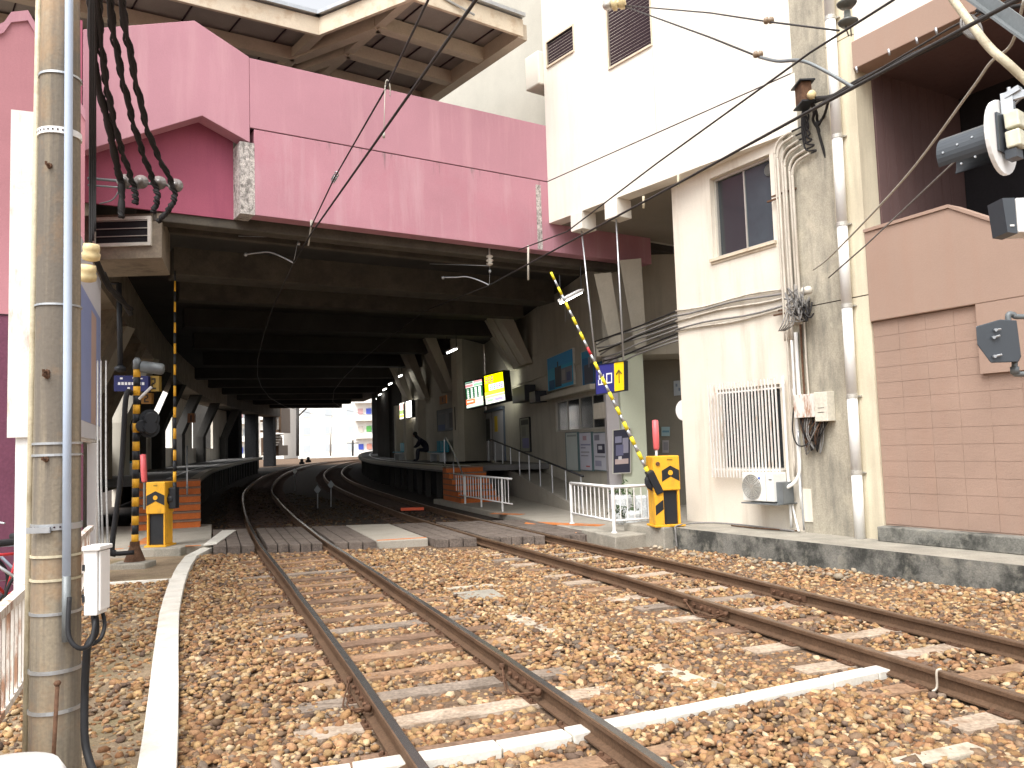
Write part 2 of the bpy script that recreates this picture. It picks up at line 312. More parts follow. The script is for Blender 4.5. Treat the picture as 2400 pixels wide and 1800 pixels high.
g = MB(); ys = [-400, -30, 0, 8, 14, 20, 26, 32, 38, 42, 46, 50, 54, 58, 62, 66, 70, 74, 78, 90, 120, 2500]
for i in range(len(ys)-1):
    a, b = ys[i], ys[i+1]; g.face([(-1500, a, -.15+gz(a)), (1500, a, -.15+gz(a)), (1500, b, -.15+gz(b)), (-1500, b, -.15+gz(b))])
tag(obj('ground', g, M['ballast_bed']), kind='structure')
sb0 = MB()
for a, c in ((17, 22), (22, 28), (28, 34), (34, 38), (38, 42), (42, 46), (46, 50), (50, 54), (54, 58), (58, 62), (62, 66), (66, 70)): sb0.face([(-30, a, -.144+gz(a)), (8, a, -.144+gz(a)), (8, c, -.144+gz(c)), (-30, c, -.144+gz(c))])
tag(obj('track_bed', sb0, M['dark_bed']), kind='structure')  # darker ground sheet from the crossing inwards

# ---------------- ballast stones: one mesh of loose stones
def dist_line(P, Q):      # distance from points P to polyline Q
    d = np.full(len(P), 1e9)
    for a, b in zip(Q[:-1], Q[1:]):
        ab = b-a; t = np.clip(((P-a)@ab)/(ab@ab), 0, 1); d = np.minimum(d, np.linalg.norm(P-(a+t[:, None]*ab), axis=1))
    return d
KERB_A, KERB_B = FL(8, .87, 0), FL(-9, .87, 0)
trough_pts = np.array([tuple(onz(x, y, -.06))[:2] for x, y in ((477, 1170), (447, 1183), (408, 1203), (392, 1232), (379, 1265), (366, 1317), (359, 1396), (356, 1457), (349, 1570), (338, 1649), (325, 1790))])
cross_pts = np.array([(-2.45,4.02),(-1.30,4.22),(-.52,4.45),(.38,4.80),(1.5,5.31),(2.55,5.82)])
ico_v = []; phi = (1+5**.5)/2
for a in (-1, 1):
    for b in (-phi, phi): ico_v += [(0, a, b), (a, b, 0), (b, 0, a)]
ico_v = np.array(ico_v, float); ico_v /= np.linalg.norm(ico_v[0])
ico_f = []
for i in range(12):
    for j in range(i+1, 12):
        for k in range(j+1, 12):
            if all(abs(np.linalg.norm(ico_v[p]-ico_v[q])-1.0515) < .01 for p, q in ((i, j), (j, k), (i, k))):
                n = np.cross(ico_v[j]-ico_v[i], ico_v[k]-ico_v[i]); ico_f.append((i, j, k) if n@ico_v[i] > 0 else (i, k, j))
ico_f = np.array(ico_f)
def stones(name, label, n_per, y0, y1, smin, smax, keep, pal, wts, flat=.62, zoff=0):
    pts = []
    for a in np.arange(y0, y1, .5):
        w0, w1 = -.68*a-1.2, .68*a+1.0; n = int(n_per(a)*(w1-w0)*.5)
        pts.append(np.stack([rng.uniform(w0, w1, n), rng.uniform(a, a+.5, n)], 1))
    P = np.concatenate(pts); P = P[keep(P)]; n = len(P)
    r = rng.uniform(smin, smax, n)*rng.choice([.6, .9, 1, 1.15, 1.5], n)*.5*(1+np.clip((P[:, 1]-8)*.02, 0, .3))
    V = ico_v[None]*(1+rng.uniform(-.28, .28, (n, 12, 1)))
    V = V*np.stack([r*rng.uniform(.9, 1.45, n), r*rng.uniform(.8, 1.15, n), r*rng.uniform(flat*.75, flat*1.3, n)], 1)[:, None, :]
    q = rng.uniform(0, 6.283, n); c, s = np.cos(q), np.sin(q); tl = rng.normal(0, .35, n); ct, st = np.cos(tl), np.sin(tl)
    x, y, z = V[..., 0], V[..., 1], V[..., 2]; x, z = x*ct[:, None]-z*st[:, None], x*st[:, None]+z*ct[:, None]
    x, y = x*c[:, None]-y*s[:, None], x*s[:, None]+y*c[:, None]
    gzv = .42*np.clip((P[:, 1]-38)/40, 0, 1)**2*(3-2*np.clip((P[:, 1]-38)/40, 0, 1))
    zz = -.15+gzv+zoff+r*.25+rng.uniform(-.006, .014, n)+.012*np.sin(P[:, 0]*2.3+P[:, 1])+.010*np.sin(P[:, 1]*3.1-P[:, 0])
    W = np.stack([x+P[:, 0, None], y+P[:, 1, None], z+zz[:, None]], 2).reshape(-1, 3)
    F = (ico_f[None]+np.arange(n)[:, None, None]*12).reshape(-1, 3)
    me = bpy.data.meshes.new(name); me.vertices.add(len(W)); me.vertices.foreach_set('co', W.astype(np.float32).ravel())
    me.loops.add(F.size); me.loops.foreach_set('vertex_index', F.astype(np.int32).ravel()); me.polygons.add(len(F))
    me.polygons.foreach_set('loop_start', np.arange(0, F.size, 3, dtype=np.int32)); me.polygons.foreach_set('loop_total', np.full(len(F), 3, np.int32))
    pal = np.array(pal); col = pal[rng.choice(len(pal), n, p=np.array(wts)/sum(wts))]*rng.uniform(.66, 1.2, (n, 1))*np.array([[.85, .78, .715]])*(1-.82*np.clip((P[:, 1]-13)/7, 0, 1))[:, None]  # stone colour darkens with distance past the crossing
    at_ = me.color_attributes.new('stone_colour', 'FLOAT_COLOR', 'POINT')
    at_.data.foreach_set('color', np.concatenate([np.repeat(col, 12, 0), np.ones((n*12, 1))], 1).astype(np.float32).ravel())
    me.update(); me.validate()
    m = mat(name+'_stone', (.3, .2, .12), .9, .2, 40, .1, .4, 160)
    t = m.node_tree; vm = [x for x in t.nodes if x.type == 'VECT_MATH'][0]; ca = t.nodes.new('ShaderNodeVertexColor'); ca.layer_name = 'stone_colour'
    t.links.new(ca.outputs[0], vm.inputs[0]); me.materials.append(m)
    o = bpy.data.objects.new(name, me); COL.objects.link(o); tag(o, label, 'ballast', kind='stuff'); print(name, n); return o
def keep_ballast(P):
    k = np.ones(len(P), bool)
    for PT in (PT1, PT2):
        for sgn in (-1, 1): k &= dist_line(P, off(PT, sgn*.5335)[:120]) > .075
    a = np.array(KERB_A[:2]); d = np.array(KERB_B[:2])-a; nrm = np.array([-d[1], d[0]])/np.linalg.norm(d)
    side = (P-a)@nrm; k &= side*np.sign((np.array([0, 5.])-a)@nrm) > .0
    k &= dist_line(P, trough_pts) > .10; k &= dist_line(P, cross_pts) > .085
    k &= ~((P[:, 1] > 13.6) & (P[:, 1] < 16.9) & (P[:, 0] > -6.5)); k &= P[:, 1] > 3.0
    k &= ~((P[:, 0] > 1.25-.3*(P[:, 1]-12.6)) & (P[:, 1] > 12.4) & (P[:, 1] < 17))
    k &= ~((P[:, 0] < np.interp(P[:, 1], trough_pts[::-1, 1], trough_pts[::-1, 0])) & (P[:, 1] < 17))
    k &= ~((P[:, 1] > 16) & ((P[:, 0] > np.interp(P[:, 1], PT2[:, 1], PT2[:, 0])+1.2) | (P[:, 0] < np.interp(P[:, 1], PT1[:, 1], PT1[:, 0])-1.5)))
    # thin the stones over the sleepers so that the wood shows
    return k
SLEEP = []          # (centre, direction) filled below
def sleepers(PT, y_end, first, step):
    L = np.concatenate([[0], np.cumsum(np.linalg.norm(np.diff(PT, axis=0), axis=1))]); out = []; s = first
    while True:
        x = np.interp(s, L, PT[:, 0]); y = np.interp(s, L, PT[:, 1])
        if y > y_end: break
        x2 = np.interp(s+.1, L, PT[:, 0]); y2 = np.interp(s+.1, L, PT[:, 1]); out.append((x, y, math.atan2(x2-x, y2-y))); s += step*random.uniform(.93, 1.07)
    return out
S1 = sleepers(PT1, 62, .75, .56); S2 = sleepers(PT2, 62, .9, .6)
def keep2(P):
    k = keep_ballast(P)
    for (x, y, h) in S1+S2:
        if y > 16: continue
        c, s = math.cos(h), math.sin(h); dx = P[:, 0]-x; dy = P[:, 1]-y; u = dx*c-dy*s; v = dx*s+dy*c
        k &= ~((np.abs(v) < .10) & (np.abs(u) < .84) & (rng.random(len(P)) < .965))
        k &= ~((np.abs(v) < .10) & (np.abs(u) < 1.02) & (rng.random(len(P)) < .45))
    return k
PAL = [(.38,.235,.115),(.46,.32,.165),(.29,.16,.085),(.54,.42,.26),(.24,.17,.115),(.16,.115,.09),(.60,.50,.35),(.42,.26,.15),(.25,.205,.165)]
WT = [5, 5, 4.5, 3.4, 3.4, 2.4, .9, 5, 1.6]
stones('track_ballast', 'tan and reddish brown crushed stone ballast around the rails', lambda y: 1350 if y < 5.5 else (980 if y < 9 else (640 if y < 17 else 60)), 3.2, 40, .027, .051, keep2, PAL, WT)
def keep_left(P):
    return (P[:, 0] < np.interp(P[:, 1], trough_pts[::-1, 1], trough_pts[::-1, 0])-.11) & (P[:, 0] > -4.2-.30*(P[:, 1]-4.0)) & (P[:, 1] < 11.0) & (rng.random(len(P)) < .45+.5*(np.sin(P[:, 0]*5+P[:, 1]*2.1) > -.2))
stones('roadside_gravel', 'sparse gravel on dirt left of the white cable trough', lambda y: 900, 3.6, 11.2, .022, .05, keep_left, PAL, WT, zoff=.012)
def keep_right(P):
    a = np.array(KERB_A[:2]); d = np.array(KERB_B[:2])-a; nrm = np.array([-d[1], d[0]])/np.linalg.norm(d)
    side = (P-a)@nrm*np.sign((np.array([0, 5.])-a)@nrm); return (side > .02) & (side < .5) & (P[:, 1] > 7) & (P[:, 1] < 13) & (rng.random(len(P)) < .6)
stones('white_chippings', 'pale chippings lying against the foot of the mossy kerb', lambda y: 80, 6.5, 13, .03, .07, keep_right, [(.5,.45,.36),(.42,.36,.28),(.34,.28,.22)], [2, 2, 1], zoff=.02)
# soil on the left
so = MB(); LX = np.interp(np.arange(3., 14.1, .5), trough_pts[::-1, 1], trough_pts[::-1, 0])
yy = np.arange(3., 14.1, .5)
for i in range(len(yy)-1): so.face([(-9, yy[i], -.142), (LX[i], yy[i], -.142), (LX[i+1], yy[i+1], -.142), (-9, yy[i+1], -.142)])
tag(obj('dirt_verge', so, M['soil']), kind='structure')

# ---------------- tracks
def rail_mesh(P, i0, i1, mb, mbt):
    prof = [(-.055,-.125),(-.055,-.113),(-.012,-.098),(-.009,-.04),(-.031,-.03),(-.031,-.006),(-.024,-.0005)]
    prof = prof+[(-x, z) for x, z in prof[::-1]]
    for i in range(i0, i1):
        a, b = P[i], P[i+1]; ga = P[min(i+1, len(P)-1)]-P[max(i-1, 0)]; gb = P[min(i+2, len(P)-1)]-P[i]
        ga = ga/np.linalg.norm(ga); gb = gb/np.linalg.norm(gb); za, zb = gz(a[1]), gz(b[1])
        pa = [(a[0]+ga[1]*x, a[1]-ga[0]*x, z+za) for x, z in prof]; pb = [(b[0]+gb[1]*x, b[1]-gb[0]*x, z+zb) for x, z in prof]
        for k in range(len(prof)-1):
            mb.cur = 1 if k == 6 else 0
            mb.face([pa[k], pb[k], pb[k+1], pa[k+1]])
        if i == i0: mb.cur = 0; mb.face(pa)
SLV = []
for kk in range(6):
    b = MB(); L_, W_, H_ = random.uniform(.98, 1.04), random.uniform(.085, .10), .12
    nx = 7
    for side in (0,):
        rows = []
        for i in range(nx+1):
            u = -L_+2*L_*i/nx; w = W_+random.uniform(-.006, .006); zt = random.uniform(-.004, .004)
            rows.append([(u, -w, -H_), (u, -w, zt), (u, -w*.35, zt+random.uniform(-.005, .002)), (u, w*.4, zt+random.uniform(-.004, .003)), (u, w, zt), (u, w, -H_)])
        for i in range(nx):
            for k in range(5): b.face([rows[i][k], rows[i+1][k], rows[i+1][k+1], rows[i][k+1]])
        b.face(rows[0]); b.face(rows[-1][::-1])
    me = bpy.data.meshes.new('sleeper'); me.from_pydata([tuple(v) for v in b.v], [], b.f); me.materials.append(M[('wood_brown', 'wood_grey', 'wood_pale', 'wood_orange', 'wood_brown', 'wood_grey')[kk]]); SLV.append(me)
SLV.append(SLV[0].copy()); SLV[6].materials.clear(); SLV[6].materials.append(M['sleeper_dark'])  # darker copy for the sleepers beyond the crossing
PLT = MB()
for u in (-.5335, .5335):
    PLT.wbox(u-.1, u+.1, -.075, .075, 0, .008)
    for a in (-.085, .085):
        for v in (-.045, .045): PLT.lathe((u+a, v, .008), [(.014, 0), (.014, .018), (.006, .022)], 6)
plm = bpy.data.meshes.new('tie_plates'); plm.from_pydata([tuple(v) for v in PLT.v], [], PLT.f); plm.materials.append(M['rust'])
def track(label, PT, SL, topmat, pick, joint):
    root = thing('railway_track', label, 'track', (PT[6][0], PT[6][1], -.15), 'railway tracks through the station')
    for sgn in (-1, 1):
        mb = MB(); rail_mesh(off(PT, sgn*.5335), 3, len(PT)-2, mb, None); obj('rail', mb, [M['rail_side'], topmat], root, label=None)
    for i, (x, y, h) in enumerate(SL):
        if 13.55 < y < 16.9: continue
        o = bpy.data.objects.new('sleeper', SLV[pick(i, y) if y < 18 else 6]); COL.objects.link(o); o.parent = root
        o.location = Vector((x, y, -.128+gz(y)))-ORG[root.name]; o.rotation_euler = (0, 0, -h+random.uniform(-.015, .015)); o.scale = (random.uniform(.96, 1.04), random.uniform(.85, 1.12), 1)
        if y < 14:
            p = bpy.data.objects.new('rail_fastening', plm); COL.objects.link(p); p.parent = root; p.location = o.location+Vector((0, 0, .001)); p.rotation_euler = (0, 0, -h); p['kind'] = 'stuff'
    for sgn, yj in joint:                               # fishplated rail joints
        Q = off(PT, sgn*.5335); i = int(np.argmin(abs(Q[:, 1]-yj))); a = Q[i]; d = Q[i+1]-Q[i-1]; d = d/np.linalg.norm(d); n = np.array([d[1], -d[0]])
        f = MB()
        for e in (-1, 1):
            c = a+n*e*.022; f.bar((*(c-d*.27), -.066), (*(c+d*.27), -.066), .016, .062)
            for t in (-.2, -.07, .07, .2): q = a+n*e*.034+d*t; f.lathe((*q, -.066), [(.016, 0), (.016, .022), (.007, .026)], 6, (n[0]*e, n[1]*e, 0))
        obj('fishplate', f, M['rust'], root)
        if sgn and yj < 6.5 and PT is PT1 or (PT is PT2 and yj < 8.3):
            f = MB(); e = -1
            p0 = Vector((*(a+n*e*.05-d*.34), -.05)); p1 = Vector((*(a+n*e*.05+d*.34), -.05)); mid = Vector((*(a+n*e*.12), -.125))
            f.tube(smooth_path([p0, p0.lerp(mid, .5)+Vector((0, 0, -.03)), mid, p1.lerp(mid, .5)+Vector((0, 0, -.03)), p1], 6), .007, 6)
            f.tube(smooth_path([p0, p0.lerp(mid, .6)+Vector((n[0]*e*.04, n[1]*e*.04, -.01)), mid+Vector((n[0]*e*.03, n[1]*e*.03, .01)), p1], 6), .006, 6)
            f.lathe(p0, [(.02, -.02), (.024, 0), (.02, .02)], 8); f.lathe(p1, [(.02, -.02), (.024, 0), (.02, .02)], 8)
            obj('bond_cable', f, M['rust'], root, smooth=True)
    return root
track1 = track('left curving track with two shiny rails on brown sleepers', PT1, S1, M['rail_top'],
      lambda i, y: [0, 3, 0, 1, 0, 3, 4][i % 7] if y > 7 else [3, 3, 1, 3, 4, 2, 1][i % 7], [(-1, 5.55), (1, 5.75)])
track2 = track('right track with rusty brown rails beside the mossy kerb', PT2, S2, M['rust_top'], lambda i, y: [2, 0, 2, 1, 2, 3, 2][i % 7], [(-1, 7.9), (1, 8.35)])
# little bent white marker rod hooked on the right track near rail
b = MB(); Q = off(PT2, -.5335); i = int(np.argmin(abs(Q[:, 1]-5.35))); a = Q[i]
b.tube(smooth_path([(a[0]-.03, a[1], .02), (a[0]-.06, a[1], .005), (a[0]-.065, a[1], -.09), (a[0]-.10, a[1]-.01, -.115)], 5), .008, 6)
tag(obj('rail_clip_rod', b, M['conduit'], smooth=True), 'bent cream rod hooked over the near rail of the right track', 'rod')

# ---------------- concrete cable trough and its branch under the rails
def strip(root, P, w, z0, z1, m, lens, name='trough_lid'):
    L = np.concatenate([[0], np.cumsum(np.linalg.norm(np.diff(P, axis=0), axis=1))]); s = 0; k = 0
    while s < L[-1]-.02:
        e = min(L[-1], s+lens[k % len(lens)]); k += 1
        pts = []
        for t in (s+.006, e-.006):
            p = np.array([np.interp(t, L, P[:, 0]), np.interp(t, L, P[:, 1])]); q = np.array([np.interp(t+.05, L, P[:, 0]), np.interp(t+.05, L, P[:, 1])])-np.array([np.interp(t-.05, L, P[:, 0]), np.interp(t-.05, L, P[:, 1])])
            q /= np.linalg.norm(q); n = np.array([q[1], -q[0]]); ww = w(p[1]) if callable(w) else w; pts.append((p-n*ww/2, p+n*ww/2))
        b = MB(); j = random.uniform(-.005, .005); (a0, a1), (c0, c1) = pts
        b.prism([(*a0, z1+j), (*a1, z1+j), (*c1, z1+j), (*c0, z1+j)][::-1], [(*a0, z0), (*a1, z0), (*c1, z0), (*c0, z0)][::-1]); obj(name, b, m, root, bevel=.006)
        s = e
tr = thing('cable_trough', 'white concrete cable trough running along the left of the left track', 'cable trough', (-3, 7, -.15))
strip(tr, trough_pts, lambda y: .19, -.17, -.06, M['trough'], [.98])
tr2 = thing('cable_trough', 'white concrete cable trough crossing under both tracks in the foreground', 'cable trough', (0, 4.6, -.15))
strip(tr2, cross_pts, .135, -.17, -.095, M['trough'], [.42, .62, .55, .8])
b = MB(); b.prism([(-5.5,10.80,-.10),(-4.45,10.98,-.10),(-4.45,11.07,-.10),(-5.5,10.88,-.10)][::-1], [(-5.5,10.80,-.2),(-4.45,10.98,-.2),(-4.45,11.07,-.2),(-5.5,10.88,-.2)][::-1])
tag(obj('edging_strip', b, M['trough']), 'thin pale concrete edging strip joining the trough near the striped post', 'edging')
M['old_slab'] = mat('old_buried_slab', (.48, .42, .33), .9, .2, 4, .15, .4, 60, dirt=(.26, .2, .14), dirt_amt=.7, dirt_stretch=(1, 1, 1), dirt_scale=5)
# buried slabs seen between the tracks
sl = thing('buried_slabs', 'row of half buried pale concrete slabs between the two tracks', 'concrete slab', (.3, 7.5, -.15))
for (x0, y0, x1, y1, w) in ((-.88, 9.75, -.3, 9.9, .10), (-.25, 8.55, .1, 7.75, .2), (.1, 7.75, .38, 7.25, .15), (.55, 6.75, .85, 6.4, .2), (.95, 6.2, 1.35, 5.6, .15), (1.9, 4.25, 2.4, 4.45, .12)):
    d = Vector((x1-x0, y1-y0, 0)).normalized(); n = Vector((d.y, -d.x, 0))*w/2
    q = [Vector((x0, y0, 0))-n, Vector((x0, y0, 0))+n, Vector((x1, y1, 0))+n*1.2, Vector((x1, y1, 0))-n*.8]
    b = MB(); b.prism([(v.x, v.y, -.124) for v in q][::-1], [(v.x, v.y, -.2) for v in q][::-1]); obj('slab', b, M['old_slab'], sl, bevel=.01)
b = MB(); b.flat([(-.75, 9.35), (-.3, 9.5), (-.15, 9.0), (-.55, 8.85)][::-1], -.2, -.112)
tag(obj('pit_cover', b, M['kerb']), 'worn grey slab cover lying in ballast between the tracks', 'cover slab')

# ---------------- level crossing
cr = thing('level_crossing', 'timber and concrete foot crossing over both tracks at the tunnel mouth', 'level crossing', (-2, 15, -.15))
def xs(P, Y, d): return xat(off(P, d), Y)
def panel(P, d0, d1, y0, y1, z1, m, name, parent, n=1, z0=-.15):
    for i in range(n):
        a = d0+(d1-d0)*i/n+.008; c = d0+(d1-d0)*(i+1)/n-.008; e0 = y0+random.uniform(-.03, .03); b = MB()
        b.flat([(xs(P, e0, a), e0), (xs(P, e0, c), e0), (xs(P, y1, c), y1), (xs(P, y1, a), y1)], z0, z1+random.uniform(-.004, .004)); obj(name, b, m, parent, bevel=.008)
for P in (PT1, PT2):
    panel(P, -1.28, -.62, 13.75, 16.8, -.005, M['plank'], 'crossing_plank', cr, 3)
    panel(P, -.44, .44, 13.75, 16.8, -.005, M['plank'], 'crossing_plank', cr, 5)
    panel(P, .62, 1.28, 13.75, 16.8, -.005, M['plank'], 'crossing_plank', cr, 3)
b = MB(); y0, y1 = 13.95, 16.9
b.flat([(xs(PT1, 13.85, 1.3), 13.85), (xs(PT2, 14.05, -1.3), 14.05), (xs(PT2, y1, -1.3), y1), (xs(PT1, y1, 1.3), y1)], -.2, -.012); obj('concrete_slab', b, M['concrete'], cr, bevel=.02)
b = MB(); b.flat([(xs(PT1, 13.87, 1.32), 13.87), (xs(PT2, 14.07, -1.32), 14.07), (xs(PT2, 14.15, -1.32), 14.15), (xs(PT1, 13.96, 1.32), 13.96)], -.012, -.007); obj('orange_line', b, M['orange'], cr)
# paths on either side
b = MB(); b.flat([(xs(PT1, 14.2, -1.3), 14.2), (xs(PT1, 18.2, -1.3), 18.2), (-14, 18.8), (-14, 13.4), (-6.1, 13.75)][::-1], -.25, -.01); pl = tag(obj('left_pavement', b, M['concrete'], bevel=.015), kind='structure')
b = MB(); b.flat([(-5.35, 13.98), (-5.15, 14.05), (-5.62, 16.4), (-5.9, 16.4)][::-1], -.01, .012); obj('pale_kerb_stone', b, M['trough'], pl)
for q in ([(-8.4, 13.72), (-5.4, 13.98), (-5.42, 14.06), (-8.4, 13.80)], [(-6.75, 14.2), (-6.45, 14.2), (-7.1, 16.9), (-7.4, 16.9)]):
    b = MB(); b.flat(q[::-1] if q[0][1] < 14 and False else q, -.01, -.005); obj('orange_line', b, M['orange'], pl)
b = MB(); rp = [(xs(PT2, 14.0, 1.3), 14.0), (1.15, 13.9), (1.55, 12.75), (2.95, 13.6), (4.5, 14.4), (4.5, 24.3), (xs(PT2, 24.3, 1.3), 24.3)]
b.flat(rp, -.25, -.01); pr = tag(obj('right_pavement', b, M['concrete'], bevel=.015), kind='structure')
for q in ([(xs(PT2, 14.6, 1.35), 14.25), (1.0, 14.0), (1.0, 14.08), (xs(PT2, 14.7, 1.35), 14.33)], [(.15, 15.9), (1.5, 15.0), (1.65, 15.25), (.2, 16.35)], [(-.6, 18.4), (.1, 17.9), (.2, 18.1), (-.5, 18.65)]):
    b = MB(); b.flat(q, -.01, -.005); obj('orange_line', b, M['orange'], pr)

# ---------------- mossy kerb along the station wall, with machine plinth
KZ = .17
kb = MB()
kb.cur = 0; kb.face([FL(2.55, .87, KZ), FL(2.55, -.05, KZ), FL(-9, -.05, KZ), FL(-9, .87, KZ)])
kb.cur = 1; kb.face([FL(2.55, .87, KZ), FL(-9, .87, KZ), FL(-9, .87, -.3), FL(2.55, .87, -.3)]); kb.face([FL(2.55, -.05, KZ), FL(2.55, .87, KZ), FL(2.55, .87, -.3), FL(2.55, -.05, -.3)])
ke = obj('kerb', kb, [M['kerb'], M['kerb_face']]); tag(ke, kind='structure')
b = MB(); b.box(FL, 2.05, 3.05, .18, 1.05, -.25, KZ+.012); tag(obj('concrete_plinth', b, M['kerb'], bevel=.02), 'square concrete plinth under the right barrier machine', 'plinth')
b = MB(); b.flat([(1.10, 13.98), (1.52, 12.72), (2.5, 13.3), (2.2, 14.3)], -.2, .06); tag(obj('concrete_plinth', b, M['kerb'], bevel=.02), 'low dark concrete slab under the bent white guard rail', 'plinth')
# ================================================= CREAM STATION BUILDING
def holes_wall(b, F, s0, s1, z0, z1, o0, o1, holes):
    S = sorted({s0, s1, *[h[0] for h in holes], *[h[1] for h in holes]}); Z = sorted({z0, z1, *[h[2] for h in holes], *[h[3] for h in holes]})
    for i in range(len(S)-1):
        for j in range(len(Z)-1):
            cs, cz = (S[i]+S[i+1])/2, (Z[j]+Z[j+1])/2
            if any(h[0] < cs < h[1] and h[2] < cz < h[3] for h in holes): continue
            b.box(F, S[i], S[i+1], o0, o1, Z[j], Z[j+1])
    return b
SB = thing('station_building', 'cream station block overhanging a lower wall with two windows', 'building', tuple(FL(1, -2, KZ)))
LV1 = (2.95, 4.0, 8.33, 10.9); LV2 = (4.96, 5.76, 9.07, 9.56)
b = MB(); holes_wall(b, FU, 0, 2.93, 6.762, 12.5, -.3, 0, []); holes_wall(b, FU, 2.938, 5.89, 6.762, 12.5, -.3, 0, [LV1, LV2])
obj('upper_wall', b, M['cream'], SB)
b = MB(); b.box(FU, 0, 5.89, -.3, .004, 5.9, 6.738); obj('fascia_band', b, M['cream'], SB)
b = MB(); b.box(FU, 0.01, 5.88, -.2, -.004, 6.737, 6.763); obj('joint', b, M['seam'], SB)
b = MB(); b.box(FU, .02, 5.87, -6, -.03, 5.93, 12.4); obj('wall_core', b, M['seam'], SB)
b = MB(); b.box(FU, .0, 5.89, -6, -.3, 5.9, 5.928); obj('soffit', b, M['grey_wall'], SB)  # overhang's shade is put into the soffit's darker grey
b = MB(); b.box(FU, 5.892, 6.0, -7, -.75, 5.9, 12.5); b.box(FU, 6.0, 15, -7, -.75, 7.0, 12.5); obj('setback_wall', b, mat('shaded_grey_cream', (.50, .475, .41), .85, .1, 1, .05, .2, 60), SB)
b = MB(); b.box(FU, 7.2, 9.4, -.76, -.70, 8.1, 8.16); obj('ledge', b, M['cream_low'], SB)
b = MB(); b.box(FU, 5.872, 5.89, -.85, -.301, 5.95, 12.5); obj('return_wall', b, M['yellowcream'], SB)
for (a, c, z0, z1), step, lab in ((LV1, .062, None), (LV2, .062, None)):
    f = MB()
    f.box(FU, a-.03, a, -.2, .012, z0-.03, z1+.03); f.box(FU, c, c+.03, -.2, .012, z0-.03, z1+.03); f.box(FU, a, c, -.2, .03, z0-.035, z0); f.box(FU, a, c, -.2, .012, z1, z1+.03)
    lo = obj('louvre', f, M['eave'], SB); k = z0+.02
    while k < z1-.03:
        q = MB(); q.hexa([FU(a, -.10, k+.025), FU(c, -.10, k+.025), FU(c, -.03, k), FU(a, -.03, k), FU(a, -.10, k+.031), FU(c, -.10, k+.031), FU(c, -.03, k+.006), FU(a, -.03, k+.006)]); obj('louvre_slat', q, M['cream_low'], lo); k += step
# lower room
UW = (.50, 1.76, 4.42, 5.74); BW = (.55, 1.84, 1.02, 2.30)
b = MB(); holes_wall(b, FL, .2, 2.68, KZ, 5.9, -.22, 0, [UW, BW]); b.box(FL, 2.45, 2.68, -5, -.22, KZ, 5.9); obj('room_wall', b, M['cream_low'], SB)
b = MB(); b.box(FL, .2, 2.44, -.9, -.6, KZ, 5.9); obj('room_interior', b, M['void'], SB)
def window(F, W, o, panes, frame_m, glass, parent, name='window', bars=None):
    s0, s1, z0, z1 = W; f = MB(); t = .045
    f.box(F, s0, s0+t, o-.06, o, z0, z1); f.box(F, s1-t, s1, o-.06, o, z0, z1); f.box(F, s0+t, s1-t, o-.06, o, z0, z0+t); f.box(F, s0+t, s1-t, o-.06, o, z1-t, z1)
    w = obj(name, f, frame_m, parent); n = panes
    for i in range(n):
        a = s0+t+(s1-s0-2*t)*i/n; c = s0+t+(s1-s0-2*t)*(i+1)/n; e = .012*(i % 2)
        q = MB(); q.box(F, a, c, o-.045-e, o-.038-e, z0+t, z1-t); obj('pane', q, glass[i % len(glass)], w)
        q = MB(); q.box(F, a-.012, a+.012, o-.05, o-.02, z0+t, z1-t)
        if i: obj('mullion', q, frame_m, w)
    return w
window(FL, UW, -.09, 2, M['alu'], [M['glass_blue'], M['glass']], SB)
b = MB(); b.box(FL, UW[0]-.05, UW[1]+.05, -.09, .05, 4.37, 4.415); b.box(FL, UW[0]-.04, UW[1]+.04, -.09, .02, 4.33, 4.368); obj('window_sill', b, M['eave'], SB)
b = MB(); b.torus(FL(.62, -.12, 5.55), .085, .012, FL.n, 18); b.lathe(FL(.62, -.12, 5.55), [(.075, 0), (.075, .012)], 18, FL.n); obj('ventilator', b, M['dark_porcelain'], SB)
w = window(FL, BW, -.07, 3, M['alu'], [M['glass'], M['glass_blue'], M['glass']], SB)
for s in (1.05, 1.22):
    b = MB(); b.box(FL, s, s+.1, -.2, -.13, 1.07, 1.27); obj('file_box', b, flatcol('file_blue', (.05, .12, .4)) if s > 1.1 else M['white'], SB)
b = MB(); b.box(FL, .95, 1.45, -.24, -.12, 1.04, 1.065); obj('inner_shelf', b, M['white'], SB)
gr_ = MB(); gr_.box(FL, .50, 1.90, .12, .135, 2.22, 2.245); gr2_ = MB(); gr2_.box(FL, .50, 1.90, .12, .135, 1.03, 1.055)
for s in (.52, 1.87):
    for z in (2.23, 1.04): gr_.box(FL, s, s+.015, 0, .12, z, z+.02)
gr_ = obj('window_grille', gr_, M['white_lightrust'], SB)
obj('grille_rail', gr2_, M['white_lightrust'], gr_)
for i in range(22):
    s = .50+.0655*i; bb = MB(); bb.box(FL, s-.009, s+.009, .136, .154, .92, 2.38); obj('grille_bar', bb, M['white_lightrust'], gr_)
# pilaster
b = MB(); b.box(FL, -.62, .2, -.3, .035, KZ, 3.33); b.box(FL, -.62, .2, -.3, .035, 3.345, 12.5); obj('pilaster', b, M['stained'], SB)
b = MB(); b.box(FL, -1.05, -.62, -.3, .035, KZ, 3.33); b.box(FL, -1.05, -.62, -.3, .035, 3.345, 6.85); b.box(FL, -1.05, -.62, -.3, .035, 6.865, 12.5); obj('pilaster_band', b, M['yellowcream'], SB)
b = MB(); b.box(FL, -1.04, .19, -.3, .02, 3.33, 3.345); obj('joint', b, M['seam'], SB)
b = MB(); b.box(FL, .06, .22, .035, .05, .32, .78); obj('access_plate', b, M['cream_low'], SB)
